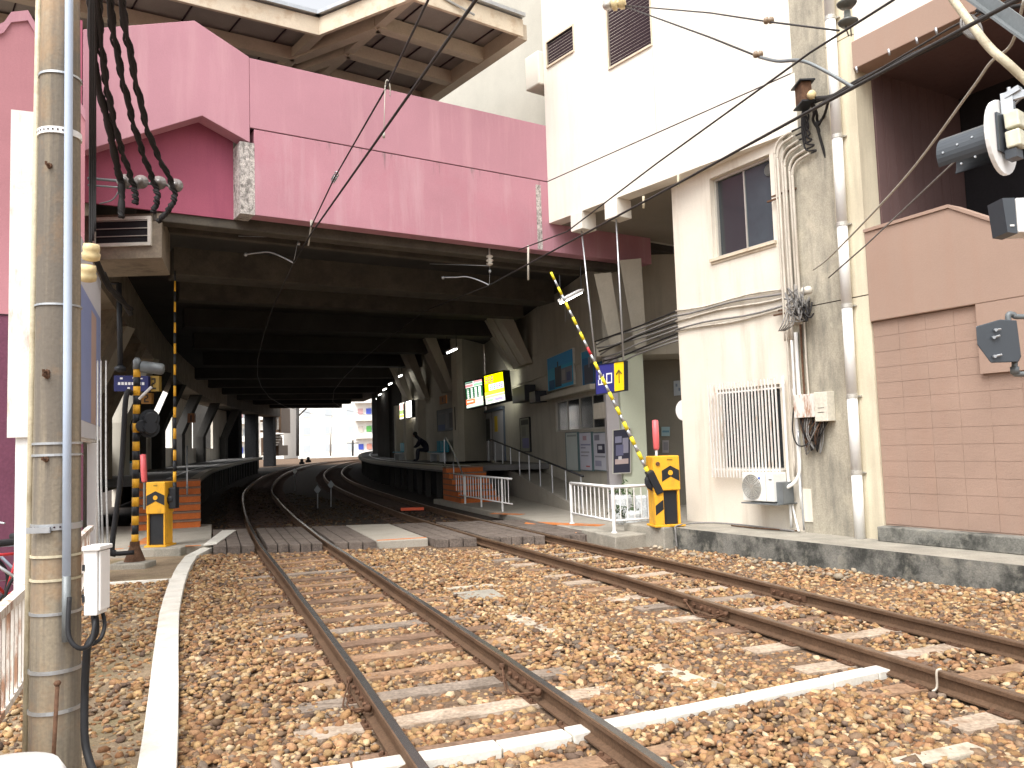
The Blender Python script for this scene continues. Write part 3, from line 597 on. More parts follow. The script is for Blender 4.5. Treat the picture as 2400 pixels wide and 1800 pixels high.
# projecting beam ends under the fascia, each with a hanger rod for the exit sign
for s, oo in ((5.05, 0), (4.1, 0)):
    b = MB(); b.box(FU, s-.16, s+.16, -.34, .03, 5.56, 5.898); obj('beam_end', b, M['cream'], SB, bevel=.01)
# upper wall to the right of the pilaster
b = MB(); b.box(FL, -6, -1.052, -.4, 0, 6.74, 12.5); obj('side_wall', b, M['cream'], SB)
sp = MB(); hs_, hz_ = FL.hit(2115, 20)
for i in range(7):
    s = hs_-.02-i*.115; q = MB(); q.box(FL, s-.10, s, .001, .022, 6.95, 8.6); obj('cladding_strip', q, M['yellowcream'], SB)
q = MB(); q.box(FL, hs_-.86, hs_, 0, .008, 6.95, 8.6); obj('cladding_back', q, M['orange'], SB)

# ================================================= BROWN BUILDING
BB = thing('brown_building', 'brown painted block building with a dark upper recess beside the drainpipe', 'building', tuple(FL(-3, -2, KZ)))
b = MB(); b.box(FL, -6, -1.052, -.12, .0, KZ, 2.95); obj('block_backing', b, M['brown'], BB)
for i in range(13):
    z0 = .372+.2*i
    for k in range(10):
        s1 = -1.056-.36*k; s0 = s1-.36
        if z0 > 2.1 and s1 < -2.30: continue
        q = MB(); j = random.uniform(-.0015, .0015); q.box(FL, max(s0, -2.43 if z0 > 2.1 else -9)+.0012, s1-.0012, 0, .008+j, z0+.0018, min(z0+.1982, 2.972)); obj('block', q, M['brick'], BB)
b = MB(); b.box(FL, -6, -2.435, 0, .062, 2.17, 2.975); b.box(FL, -6, -4.66, 0, .03, .37, 2.17); obj('plain_wall', b, M['brown'], BB)
b = MB(); b.poly(FL, [(-1.056, 2.975), (-1.056, 4.15), (-2.21, 4.17), (-3.05, 3.66), (-4.4, 2.98)], -.18, .064); obj('parapet', b, M['brown'], BB, bevel=.01)
b = MB(); b.poly(FL, [(-1.056, 4.15), (-1.056, 4.19), (-2.21, 4.21), (-3.05, 3.70), (-4.4, 3.02), (-4.4, 2.98), (-3.05, 3.66), (-2.21, 4.17)], -.2, .085); obj('coping', b, M['brown'], BB)
b = MB(); b.box(FL, -1.052, -1.02, -2.5, -.3, 2.9, 6.7); obj('recess_side_wall', b, M['brown_dk'], BB)
for i in range(9):
    q = MB(); q.box(FL, -1.064, -1.052, -.32-.2*(i+1)+.004, -.32-.2*i-.004, 2.9, 6.4); obj('board', q, M['brown_dk'], BB)
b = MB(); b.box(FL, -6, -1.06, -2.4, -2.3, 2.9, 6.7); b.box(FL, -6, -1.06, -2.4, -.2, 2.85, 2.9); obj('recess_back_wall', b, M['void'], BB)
b = MB(); b.box(FL, -6, -1.056, -2.4, -.31, 6.40, 6.7); obj('recess_ceiling', b, M['brown_dk'], BB)
b = MB(); b.box(FL, -6, -1.054, -.3, .07, 6.36, 6.738); obj('lintel_beam', b, M['brown'], BB, bevel=.01)
b = MB()
for i in range(5): b.box(FL, -2.75-.07*i, -2.70-.07*i, -1.4, -1.37, 3.9, 5.0)
obj('shutter', b, M['eave'], BB)
b = MB(); b.box(FL, -6, -1.06, -.05, .2, KZ+.001, .355); tag(obj('low_kerb', b, M['kerb_face'], bevel=.012), 'second dark mossy kerb at the foot of the brown block wall', 'kerb')

# ================================================= PINK OVERPASS
PO = thing('overpass', 'pink painted concrete overpass spanning both tracks', 'overpass', (-3, 14, 5.3))
b = MB(); b.poly(FP, [(-5.868, 6.752), (-5.868, 7.91), (0, 7.9), (0, 6.752)], -.3, .0); obj('upper_panel', b, M['pink'], PO, bevel=.008)
b = MB(); b.poly(FP, [(-8.25, 5.95), (-8.25, 7.77), (-6.71, 8.31), (-5.872, 7.92), (-5.872, 6.50), (-6.6, 6.80)], -.3, .006); obj('gabled_panel', b, M['pink'], PO, bevel=.008)
b = MB(); b.box(FP, -5.80, 2.7, -.3, -.004, 5.33, 6.738); obj('lower_panel', b, M['pink_low'], PO, bevel=.008)
b = MB(); b.box(FP, -6.03, -5.80, -.42, -.002, 5.33, 6.5); obj('spalled_edge', b, M['spall'], PO)
b = MB(); b.box(FP, -.30, -.18, -.01, .0, 5.35, 6.65); obj('stain_strip', b, M['spall'], PO)
b = MB(); b.box(FP, -8.3, -6.03, -.47, -.42, 5.33, 7.2); obj('recessed_panel', b, M['pink_dark'], PO)
b = MB(); b.box(FP, -8.3, 2.7, -.9, -.25, 5.35, 7.2); 
b = MB(); b.box(FP, -5.86, 2.7, -.29, -.02, 6.735, 6.755); obj('joint', b, M['seam'], PO)
b = MB(); b.box(FP, -8.6, -8.26, -1.2, .0, 4.2, 7.9); obj('end_wall', b, M['pink_dark'], PO)
# deck and beams
FI2 = Frame(-2.15, 31.5, -19)
rightwall = lambda Y: 2.3-.22*(Y-18.5) if Y < 32.5 else -2.15-.344*(Y-31.5)
lp = [off(PT1, -4.7)[i] for i in range(0, len(PT1), 4) if 28 < off(PT1, -4.7)[i][1] < 74]+[]
lp = [off(PT1, -3.9)[i] for i in range(0, len(PT1), 2) if 13.5 < off(PT1, -3.9)[i][1] < 27.5]+lp
b = MB(); dk = [(-6.1, 12.1), (2.9, 17.6), (6, 20)]+[(rightwall(y)+3, y) for y in (25, 35, 45, 55, 65, 73)]+[tuple(p) for p in lp[::-1]]
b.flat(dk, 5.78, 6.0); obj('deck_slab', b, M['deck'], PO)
beams = [((-5.55, 12.45), (2.3, 17.35), .3, 5.18), ((-6.2, 13.3), (1.6, 18.3), .16, 5.32), ((-7.0, 16.6), (1.0, 21.4), .75, 5.22), ((-8.1, 19.6), (.3, 24.2), .5, 5.3), ((-9.6, 23.6), (-.6, 28.2), .8, 5.25), ((-11.2, 28.4), (-1.8, 33.0), .6, 5.25), ((-13.0, 34), (-3, 38.2), .8, 5.25)]
for y in (41, 46.5, 52, 58, 64, 70): beams.append(((xat(PT1, y)-3.5, y-1.2), (rightwall(y), y+2.4), .8, 5.25))
for i, (a, c, w, z) in enumerate(beams):
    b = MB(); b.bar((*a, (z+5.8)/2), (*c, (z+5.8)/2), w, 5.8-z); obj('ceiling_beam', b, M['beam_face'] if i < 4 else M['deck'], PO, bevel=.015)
b = MB(); b.bar((-5.6, 12.55, 5.62), (2.2, 17.45, 5.62), .5, .3); obj('ceiling_beam', b, M['beam_face'], PO)
for (x, y, l, w) in ((-3.3, 14.9, 1.4, .22), (-2.0, 15.8, 1.2, .18), (-.3, 17.4, 1.3, .16), (-4.2, 15.9, .6, .2)):
    d = Vector((.84, .54, 0)); q = MB(); q.bar(Vector((x, y, 5.775))-d*l/2, Vector((x, y, 5.775))+d*l/2, w, .01); obj('soot_patch', q, M['soot'], PO)
# longitudinal edge beam over the left platform
E1 = off(PT1, -3.15); E0 = off(PT1, -4.5)
idx = [i for i in range(len(PT1)) if 13.2 < E1[i][1] < 74]
for i in range(0, len(idx)-3, 3):
    i0, i1 = idx[i], idx[min(i+3, len(idx)-1)]; b = MB()
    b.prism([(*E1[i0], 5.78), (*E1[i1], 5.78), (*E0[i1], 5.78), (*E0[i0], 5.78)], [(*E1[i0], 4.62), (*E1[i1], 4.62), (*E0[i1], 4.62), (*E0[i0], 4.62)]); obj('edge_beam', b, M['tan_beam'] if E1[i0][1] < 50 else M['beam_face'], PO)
# left roof over platform beyond the edge beam
b = MB(); ix2 = [i for i in idx[::3] if E1[i][1] > 34]; lq = [tuple(E0[i]) for i in ix2]+[tuple(off(PT1, -9.3)[i]) for i in ix2][::-1]
# end box of the edge beam with a black louvred opening
p0 = at(203, 452, 12.3); p1 = at(330, 600, 12.3)
b = MB(); b.prism([(-6.9, 12.35, 5.3), (-5.35, 12.35, 5.3), (-5.75, 13.6, 5.3), (-7.3, 13.6, 5.3)], [(-6.9, 12.35, 4.6), (-5.35, 12.35, 4.6), (-5.75, 13.6, 4.6), (-7.3, 13.6, 4.6)]); obj('beam_end_box', b, M['tan_beam'], PO)
vw = MB(); x0, x1, z0, z1 = at(207, 500, 12.3).x, at(318, 500, 12.3).x, 4.98, 5.22
X0, X1, Z0, Z1 = -6.36, -5.55, 4.84, 5.20
vw.wbox(X0-.05, X0, 12.30, 12.349, Z0-.05, Z1+.05); vw.wbox(X1, X1+.05, 12.30, 12.349, Z0-.05, Z1+.05); vw.wbox(X0, X1, 12.30, 12.349, Z0-.05, Z0); vw.wbox(X0, X1, 12.30, 12.349, Z1, Z1+.05)
vw = obj('vent_frame', vw, M['trough'], PO)
q = MB(); q.wbox(X0, X1, 12.33, 12.348, Z0, Z1); obj('vent_opening', q, M['void'], vw)
for k in range(3): q = MB(); q.wbox(X0, X1, 12.31, 12.322, Z0+.10+.12*k, Z0+.112+.12*k); obj('vent_bar', q, M['alu'], vw)
# a pink stair enclosure at the far left
SE = thing('stair_enclosure', 'tall pink stair wall with sloping top at the left edge behind the pole', 'stairway wall', (-6.2, 9.6, 0))
P9 = Frame(-6.4, 10.3, 57, 1)
def p9(x, y): return P9.hit(x, y)
pts = [p9(-60, 100), p9(8, 72), p9(24, 50), p9(60, 46), p9(84, 88), p9(150, 205), p9(184, 262)]
pts = [(s, z) for s, z in pts]; se_ = pts[-1][0]
zj9 = P9.hit(10, 680)[1]
b = MB(); b.box(P9, pts[0][0], se_, -.35, -.004, -.2, zj9); obj('lower_wall', b, mat('shaded_pink_paint', (.15, .05, .085), .85, .15, 1), SE)  # shade on the lower wall is painted in as a darker colour
b = MB(); b.poly(P9, [(pts[0][0], zj9)]+pts+[(se_, zj9)], -.35, 0); obj('wall', b, mat('dusty_pink_paint', (.44, .20, .225), .85, .1, .7, .04, .12, 60, dirt=(.25, .09, .13), dirt_amt=.5, dirt_scale=1.2, contrast=.3), SE)
b = MB(); tp = [(s, z) for s, z in pts]; b.poly(P9, [(s, z+.14) for s, z in tp]+[(s, z) for s, z in tp[::-1]], -.5, .03); obj('coping', b, M['pink'], SE)
b = MB(); hs9, hz9 = P9.hit(10, 680); b.box(P9, pts[0][0], se_, .0, .005, hz9-.01, hz9+.01); obj('joint', b, M['seam'], SE)

# ================================================= CANOPY above the overpass (zigzag eaves)
CA = thing('canopy_roof', 'brownish canopy roof with zigzag cream eaves above the pink overpass', 'canopy', (-2, 14.5, 9.3))
zc = 9.3
cp_ = [Vector(onz(-60, -140, zc)), Vector((-3.4, 14.7, zc)), Vector((-1.52, 13.57, zc)), Vector((.42, 15.0, zc))]
cp_[0] = cp_[1]+(Vector((-5.6, 13.32, zc))-cp_[1]).normalized()*7
back = Vector((-.60, .80, 0))
for i in range(3):
    a, c = cp_[i], cp_[i+1]; d = (c-a).normalized(); n = Vector((d.y, -d.x, 0))
    b = MB(); b.bar(a+Vector((0, 0, .17)), c+Vector((0, 0, .17)), .07, .34); obj('eave_board', b, M['eave'], CA, bevel=.008)
    b = MB(); b.bar(a+Vector((0, 0, .40))+n*.06, c+Vector((0, 0, .40))+n*.06, .12, .07); obj('gutter', b, M['galv'], CA)
# soffit panels
endb = cp_[3]+back*7.5
b = MB(); b.flat([(p.x, p.y) for p in cp_]+[(endb.x, endb.y), (-9.5, 24), (-13, 16)], zc+.30, zc+.42); obj('roof_slab', b, M['roof_panel'], CA)
mit = Vector((-.62, .79, 0))
def cbar(a, c, w=.16, h=.24, z=zc+.12, m=M['beam_paint'], name='roof_beam'): b = MB(); b.bar((a.x, a.y, z), (c.x, c.y, z), w, h); obj(name, b, m, CA)
dR = (cp_[3]-cp_[2]).normalized(); dM = (cp_[1]-cp_[2]).normalized(); dL = (cp_[0]-cp_[1]).normalized()
for k in range(1, 6):
    m_ = cp_[2]+mit*(1.22*k); L2_ = (endb-cp_[3]).length
    t = 2.45; cbar(m_, m_+dR*t, .20, .26); v_ = cp_[1]+mit*(1.22*k)*1.0
    cbar(m_, v_, .20, .26); cbar(v_, v_+dL*6.5, .20, .26)
cbar(cp_[3], endb, .22, .3); cbar(cp_[2], cp_[2]+mit*7, .16, .2); cbar(cp_[1], cp_[1]+mit*7, .16, .2)
for k in range(3):
    for j in range(5):
        a = cp_[2]+mit*(1.22*k+.6)+dR*(.55*j); 
for j in range(8):
    a = cp_[1]+dL*(.85*j+.4); cbar(a, a+mit*7, .02, .03, zc+.29, M['seam'], 'panel_joint')
for j in range(3):
    a = cp_[2]+dR*(.8*j+.5); cbar(a, a+mit*7, .02, .03, zc+.29, M['seam'], 'panel_joint')
for p in (cp_[2]+mit*3.66, cp_[1]+mit*2.44):
    b = MB(); b.tube([(p.x, p.y, 6.1), (p.x, p.y, zc)], .065, 10); obj('post', b, M['rust'], CA, smooth=True)
b = MB(); a, c = cp_[2], cp_[3]; m1_ = a.lerp(c, .0)+Vector((0, 0, .35)); m2_ = a.lerp(c, .52)+Vector((0, 0, .06)); b.tube([m1_, m2_+Vector((.05,-.08,0))], .022, 6); obj('drain_pipe', b, M['galv'], CA, smooth=True)
# cream box hung on the upper station block
b = MB(); b.poly(FU, [(5.95, 8.5), (5.95, 9.25), (6.2, 9.45), (6.75, 9.3), (6.75, 8.72)], -.76, -.02); 
bx = MB(); bx.box(FU, 5.9, 6.35, -.75, .12, 8.75, 9.45); tag(obj('duct_box', bx, M['cream'], bevel=.03), 'cream boxed duct beside the canopy end, on the station block corner', 'box')

# ================================================= HALL ALONG THE RIGHT PLATFORM
HA = thing('station_hall', 'dim platform hall wall with doors, windows and slanted haunches on the right', 'building', (2, 24, 0))
DOOR = (FI.hit(1096, 940)[0]-.3, FI.hit(1096, 940)[0]+.1, 0, 0)
def hs(x, y, o=0): return FI.hit(x, y, o)
dz0 = hs(1093, 1003); dz1 = hs(1042, 895); ws0 = hs(1312, 925); ws1 = hs(1198, 868)
DO = (dz0[0], dz1[0], dz0[1], dz1[1]); WI = (ws0[0], ws1[0], ws0[1], ws1[1])
b = MB(); holes_wall(b, FI, 0, 15.9, -.2, 4.3, -.25, 0, [(WI[0], WI[1], WI[2], WI[3])]); obj('wall', b, M['interior'], HA)
b = MB(); b.box(FI, 0, 15.9, -.3, .0, 4.304, 5.8); obj('upper_wall', b, M['interior'], HA)
b = MB(); b.box(FI2, 0, 11.0, -.25, 0, -.2, 5.8); obj('inner_wall', b, M['interior'], HA)
b = MB(); b.prism([(-1.12, 34.1, 5.8), (-2.15, 31.5, 5.8), (-2.35, 31.55, 5.8), (-1.35, 34.3, 5.8)], [(-1.12, 34.1, -.2), (-2.15, 31.5, -.2), (-2.35, 31.55, -.2), (-1.35, 34.3, -.2)]); obj('return_wall', b, M['interior'], HA)
b = MB(); b.box(FI, -.2, 15.8, -.2, .05, 3.55, 3.60); b.box(FI, .6, 6.0, .05, .35, WI[3]+.05, WI[3]+.18); obj('wall_ledge', b, M['interior'], HA)
window(FI, WI, -.02, 4, M['alu'], [M['glass'], M['glass_blue']], HA)
b = MB(); b.box(FI, WI[0], WI[1], -.3, -.24, WI[2], WI[3]); obj('window_dark', b, M['void'], HA)
dd = MB(); dd.box(FI, DO[0], DO[1], 0, .03, DO[2], DO[3]); dd = obj('door', dd, flatcol('door_grey', (.55, .54, .56)), HA)
q = MB(); m_ = (DO[0]+DO[1])/2; q.box(FI, m_-.015, m_+.015, .03, .036, DO[2], DO[3]); obj('door_gap', q, M['seam'], dd)
q = MB(); q.box(FI, m_+.5, DO[1]-.25, .03, .036, DO[2]+.9, DO[3]-.25); obj('door_glass', q, M['glass_blue'], dd)
q = MB(); q.box(FI, m_-1.1, m_-.5, .03, .036, DO[2]+1.25, DO[3]-.2); obj('door_notice', q, M['sign_yellow'], dd)
b = MB(); b.box(FI, DO[0]-.1, DO[0], 0, .06, DO[2], DO[3]+.1); b.box(FI, DO[1], DO[1]+.1, 0, .06, DO[2], DO[3]+.1); b.box(FI, DO[0]-.1, DO[1]+.1, 0, .12, DO[3], DO[3]+.12); obj('door_frame', b, flatcol('frame_blue_grey', (.12, .15, .2)), HA)
# haunches: slanted light slabs reaching up to the ceiling
for s, w in ((7.5, .75), (8.45, .75), (9.4, .75)):
    b = MB(); b.prism([FI(s, .0, 4.1), FI(s+w, .0, 4.1), FI(s+w, .22, 4.1), FI(s, .22, 4.1)], [FI(s, .7, 5.79), FI(s+w, .7, 5.79), FI(s+w, 1.15, 5.79), FI(s, 1.15, 5.79)]); obj('haunch', b, M['interior'], HA)
for s, w in ((.3, 1.3), (4.6, .9), (8.0, .9)):
    b = MB(); b.prism([FI2(s, .0, 3.7), FI2(s+w, .0, 3.7), FI2(s+w, .22, 3.7), FI2(s, .22, 3.7)], [FI2(s, .7, 5.79), FI2(s+w, .7, 5.79), FI2(s+w, 1.15, 5.79), FI2(s, 1.15, 5.79)]); obj('haunch', b, M['interior'], HA)
for s in (5.6, 8.4, 10.9):
    b = MB(); b.box(FI2, s, s+.5, .0, .35, .0, 3.7); obj('column', b, M['interior'], HA)
# near haunches by the exit passage, pale green pillar, passage
b = MB()
for (x0, x1, y0, x2, x3, y3) in ((1283, 1320, 592, 1318, 1345, 745), (1338, 1385, 562, 1372, 1397, 752)):
    Yt, Yb = 16.6, 17.3; T = [at(x0, y0, Yt), at(x1, y0-4, Yt), at(x1, y0-4, Yt+.4), at(x0, y0, Yt+.4)]; B_ = [at(x2, y3, Yb), at(x3, y3, Yb), at(x3, y3, Yb+.35), at(x2, y3, Yb+.35)]
    q = MB(); q.prism(T, B_); obj('haunch', q, M['interior'], HA)
gp0, gp1 = at(1348, 1050, 17.6).x, at(1401, 1050, 17.6).x
b = MB(); b.wbox(gp0, gp1, 17.6, 18.4, -.1, 3.42); obj('pillar', b, M['green_wall'], HA)
b = MB(); b.wbox(1.9, 5.5, 17.9, 19.5, 3.424, 3.75); obj('lintel', b, M['interior'], HA)
b = MB(); b.wbox(gp1, 5.5, 18.4, 18.6, 3.752, 5.9); b.wbox(gp0-.27, gp1, 18.1, 18.5, 3.752, 5.9); obj('gable_wall', b, M['interior'], HA)
b = MB(); b.wbox(gp1, 5.5, 19.2, 19.4, -.1, 3.42); obj('passage_wall', b, M['grey_wall'], HA)
b = MB(); b.wbox(gp0-.27, gp0, 17.95, 18.4, -.1, 3.42); obj('pier', b, flatcol('lilac_grey_wall', (.42, .39, .40)), HA)
# platforms
def platform(label, P, dedge, back_, ya, yb, z, parts_y):
    t = thing('platform', label, 'platform', (xat(P, ya)+dedge, ya, 0)); Q = off(P, dedge)
    Ys = np.linspace(ya, yb, 16)
    for a, c in zip(Ys[:-1], Ys[1:]):
        b = MB(); z0, z1 = z+gz(a), z+gz(c); xa, xc = xat(Q, a), xat(Q, c)
        b.prism([(xa, a, z0), (xc, c, z1), (back_(c), c, z1), (back_(a), a, z0)], [(xa, a, z0-.16), (xc, c, z1-.16), (back_(c), c, z1-.16), (back_(a), a, z0-.16)]); obj('deck', b, M['platform'], t)
        sg = .2 if dedge > 0 else -.2; e = .10 if dedge > 0 else -.10; b = MB(); b.prism([(xa-e*.2, a, z0+.006), (xc-e*.2, c, z1+.006), (xc+sg, c, z1+.006), (xa+sg, a, z0+.006)], [(xa-e*.2, a, z0-.1), (xc-e*.2, c, z1-.1), (xc+sg, c, z1-.1), (xa+sg, a, z0-.1)]); obj('edge_stone', b, M['concrete'], t)
        sg2 = .7*np.sign(dedge); b = MB(); b.flat([(xa+sg2, a), (xc+sg2, c), (xc+sg2*1.14, c), (xa+sg2*1.14, a)], z0+.003, z0+.007); b.v = [Vector((v.x, v.y, v.z+(z1-z0)*(v.y-a)/(c-a))) for v in b.v]; obj('white_line', b, M['white'], t)
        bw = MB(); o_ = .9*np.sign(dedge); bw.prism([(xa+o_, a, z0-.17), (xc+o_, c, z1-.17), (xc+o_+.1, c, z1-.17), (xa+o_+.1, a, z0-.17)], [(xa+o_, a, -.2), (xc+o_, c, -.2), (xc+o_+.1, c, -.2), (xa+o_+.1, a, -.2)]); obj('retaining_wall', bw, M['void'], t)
        for yy_ in (a+.4, (a+c)/2+.3):
            q = MB(); xx = xat(Q, yy_)+.3*np.sign(dedge); q.wbox(xx-.09, xx+.09, yy_-.09, yy_+.09, -.2, z0-.16); obj('support_post', q, M['deck'], t)
    return t
platform('right platform with blue seats beside the hall wall', PT2, 1.62, lambda y: max(rightwall(y)+.1, xat(PT2, y)+3.2), 24.3, 71, .93, 0)
platform('left platform under the edge beam with striped steps', PT1, -1.62, lambda y: xat(PT1, y)-4.9, 19.9, 58, .97, 0)
# ramp on the right
RA = thing('ramp', 'grey concrete ramp climbing to the right platform with a handrail', 'ramp', (.8, 20, 0))
b = MB(); r0, r1 = FI(-.9, .02, 0), FI(10.8, .02, 0); w_ = .95
b.hexa([FI(-.9, .02, -.1), FI(9.6, .02, -.1), FI(9.6, w_, -.1), FI(-.9, w_, -.1), FI(-.9, .02, .01), FI(9.6, .02, .94), FI(9.6, w_, .94), FI(-.9, w_, .01)]); obj('slope', b, M['concrete'], RA)
b = MB(); b.box(FI, 9.6, 13.2, .02, 2.6, -.1, .93); obj('landing', b, M['platform'], RA)
b = MB(); b.hexa([FI(-.9, w_, -.1), FI(9.6, w_, -.1), FI(9.6, w_+.12, -.1), FI(-.9, w_+.12, -.1), FI(-.9, w_, .07), FI(9.6, w_, 1.0), FI(9.6, w_+.12, 1.0), FI(-.9, w_+.12, .07)]); obj('kerb_edge', b, M['concrete'], RA)
HR = thing('handrail', 'black topped handrail on thin posts along the right ramp', 'handrail', tuple(FI(4, w_, 0)))
zr = lambda s: .04+.93*max(0, min(1, (s+.9)/10.5))
b = MB(); b.tube([FI(s, w_+.06, zr(s)+.74) for s in (-.7, 2, 5, 8, 9.6)]+[FI(10.4, w_+.06, zr(10)+.74)], .026, 8); obj('top_rail', b, M['black'], HR, smooth=True)
for s in np.arange(-.55, 10.4, 1.2): b = MB(); b.tube([FI(s, w_+.06, zr(s)), FI(s, w_+.06, zr(s)+.73)], .017, 6); obj('post', b, M['galv'], HR)
# orange steps
def steps(label, F, w0, w1, n, rise, run, z0=-.01):
    t = thing('steps', label, 'steps', tuple(F(0, (w0+w1)/2, 0)))
    for i in range(n):
        b = MB(); b.box(F, run*i, run*(n+.4), w0, w1, z0+rise*i, z0+rise*i+rise-.035); obj('riser', b, M['orange_step'], t)
        b = MB(); b.box(F, run*i-.02, run*(n+.4), w0-.01, w1+.01, z0+rise*(i+1)-.035, z0+rise*(i+1)); obj('tread', b, M['step_dark'], t)
    return t
FS1 = Frame(-6.78, 17.55, -21); steps('orange risered steps up to the left platform', FS1, .0, 1.35, 6, .163, .31)
FS2 = Frame(-.62, 22.35, -19); steps('orange risered steps up to the right platform behind the white guard rail', FS2, -.2, .9, 6, .157, .31)
b = MB(); q = FS1(1.1, .28, 0); b.tube([(q.x, q.y, 0), (q.x, q.y, 1.75)], .02, 8); b.lathe((q.x, q.y, .78), [(.03, 0), (.03, .06)], 8)
tag(obj('handrail_post', b, M['galv'], smooth=True), 'thin galvanised post standing in the left orange steps', 'post')
b = MB(); a = FS2(2.1, .8, .95); c = FS2(.1, .8, 0); b.tube(smooth_path([a+Vector((0, 0, 0)), a+Vector((0, 0, .7)), a+Vector((.1, -.15, .76)), c+Vector((0, .05, .70)), c], 5), .02, 6); b.tube([FS2(1.1, .8, .5), FS2(1.1, .8, 1.1)], .017, 6)
tag(obj('stair_rail', b, M['galv'], smooth=True), 'bent dark stair rail on the right orange steps', 'handrail')

# ================================================= LEFT PLATFORM STRUCTURE
LS = thing('platform_colonnade', 'row of cream slanted columns and wall panels along the left platform', 'colonnade', (-10, 20, 0))
C6, C3, C8 = off(PT1, -4.15), off(PT1, -3.3), off(PT1, -4.5)
for k, y in enumerate((16.4, 18.6, 21.6, 25.2, 29.5, 35, 41.5, 49, 57)):
    p = Vector((xat(C6, y), y, 0)); q_ = Vector((xat(C3, y+.3), y+.6, 0)); mcol = (M['interior'] if k % 2 else M['tan_beam']) if k < 4 else M['deck']  # columns farther in take the darker concrete
    b = MB(); b.wbox(p.x-.22, p.x+.22, y-.2, y+.2, .9 if y > 19 else -.1, 2.6); obj('column', b, mcol, LS)
    b = MB(); b.prism([(p.x-.22, y-.2, 2.6), (p.x+.22, y-.2, 2.6), (p.x+.22, y+.2, 2.6), (p.x-.22, y+.2, 2.6)], [(q_.x-.4, q_.y-.2, 4.62), (q_.x+.1, q_.y-.2, 4.62), (q_.x+.1, q_.y+.2, 4.62), (q_.x-.4, q_.y+.2, 4.62)]); obj('raking_strut', b, mcol, LS)
ysq = [14.6, 16.4, 17.6, 19.8, 21.8, 24, 27, 31, 36, 41.5, 48, 55, 60]
for i in range(len(ysq)-1):
    a, c = ysq[i], ysq[i+1]; xa, xc = xat(C8, a), xat(C8, c); m_ = M['pink_dark'] if i in (1, 4) else M['cream_low']
    if i in (5, 8, 10):          # open bays with a low wall
        zz = [(.5, 1.9)]
    else: zz = [(-.1, 4.63)]
    for z0, z1 in zz: b = MB(); b.prism([(xa, a, z1), (xc, c, z1), (xc-.15, c, z1), (xa-.15, a, z1)], [(xa, a, z0), (xc, c, z0), (xc-.15, c, z0), (xa-.15, a, z0)]); obj('wall_panel', b, m_, LS)
b = MB(); b.wbox(-11.6, -10.7, 14.9, 15.05, -.1, 4.9); b.wbox(-14, -12.4, 14.9, 15.05, -.1, 4.9); obj('cross_wall', b, M['pink_dark'], LS)
dw = MB()
for (xa, ya, xc, yc) in ((-7.4, 48.3, -8.9, 53), (-9.4, 59.4, -10.3, 65), (-10.3, 65, -11.0, 71)): dw.prism([(xa, ya, 5.8), (xc, yc, 5.8), (xc+.2, yc, 5.8), (xa+.2, ya, 5.8)], [(xa, ya, .3), (xc, yc, .3), (xc+.2, yc, .3), (xa+.2, ya, .3)])
tag(obj('dark_side_wall', dw, M['deck']), 'dark wall panels between the far columns of the right platform', 'wall')
# far right columns with daylight between
for k, y in enumerate((43, 48, 53, 59, 65, 71)):
    x = {59: -10.2, 65: -11.0, 71: -11.75}.get(y, max(rightwall(y)-.3, xat(PT2, y)+3.6))
    b = MB(); b.wbox(x, x+.9, y-.4, y+.4, .3, 5.8); tag(obj('platform_column', b, M['deck']), ['first', 'second', 'third', 'fourth', 'fifth', 'farthest'][k]+' dark column of the row beyond the hall on the right platform', 'column', 'dark columns at the far end of the right platform')
for k, y in enumerate((60, 66, 72)):
    x = xat(PT1, y)-3.6; b = MB(); b.wbox(x-.9, x, y-.4, y+.4, 0, 5.8); tag(obj('platform_column', b, M['soot']), ['nearest', 'middle', 'farthest'][k]+' dark column left of the far tunnel opening', 'column', 'dark columns left of the tunnel exit')
b = MB(); b.wbox(-36, xat(PT1, 72)-3.9, 73, 73.3, 0, 5.8) if False else b.wbox(-24.5, xat(PT1, 60)-5.5, 62, 62.3, 0, 5.8); tag(obj('dark_end_wall', b, M['deck']), 'dark wall closing the left side of the tunnel', 'wall')
# ================================================= SIGNS, POSTERS
FC = {}
def fc(c, e=0):
    k = (tuple(c), e)
    if k not in FC: FC[k] = flatcol('print_%d' % len(FC), c, e)
    return FC[k]
def board(name, label, cat, P4, frame, base, blocks, e=0, depth=.05, rim=.02, group=None):
    """P4: corners top-left, top-right, bottom-right, bottom-left as seen; blocks (u0,u1,v0,v1,colour), v from the top"""
    tl, tr, br, bl = [Vector(p) for p in P4]; nrm = (tr-tl).cross(bl-tl).normalized()
    if nrm.dot(tl-EY) > 0: nrm = -nrm
    t = thing(name, label, cat, tuple((tl+tr+br+bl)/4), group)
    pt = lambda u, v, h: (tl.lerp(tr, u)).lerp(bl.lerp(br, u), v)+nrm*h
    def slab(b, u0, u1, v0, v1, h0, h1): b.prism([pt(u0, v0, h1), pt(u1, v0, h1), pt(u1, v1, h1), pt(u0, v1, h1)], [pt(u0, v0, h0), pt(u1, v0, h0), pt(u1, v1, h0), pt(u0, v1, h0)])
    b = MB(); slab(b, 0, 1, 0, 1, -depth, 0); obj('face', b, fc(base, e), t)
    if frame:
        ru = rim/max((tr-tl).length, .1); rv = rim/max((bl-tl).length, .1); b = MB()
        slab(b, -ru, 0, -rv, 1+rv, -depth, .012); slab(b, 1, 1+ru, -rv, 1+rv, -depth, .012); slab(b, 0, 1, -rv, 0, -depth, .012); slab(b, 0, 1, 1, 1+rv, -depth, .012); obj('frame', b, frame, t)
    if blocks:
        cols = []; b = MB()
        for i, (u0, u1, v0, v1, c) in enumerate(blocks):
            m_ = fc(c, e)
            if m_ not in cols: cols.append(m_)
            b.cur = cols.index(m_); slab(b, u0, u1, v0, v1, .001, .003+.0003*i)
        obj('print', b, cols, t)
    return t
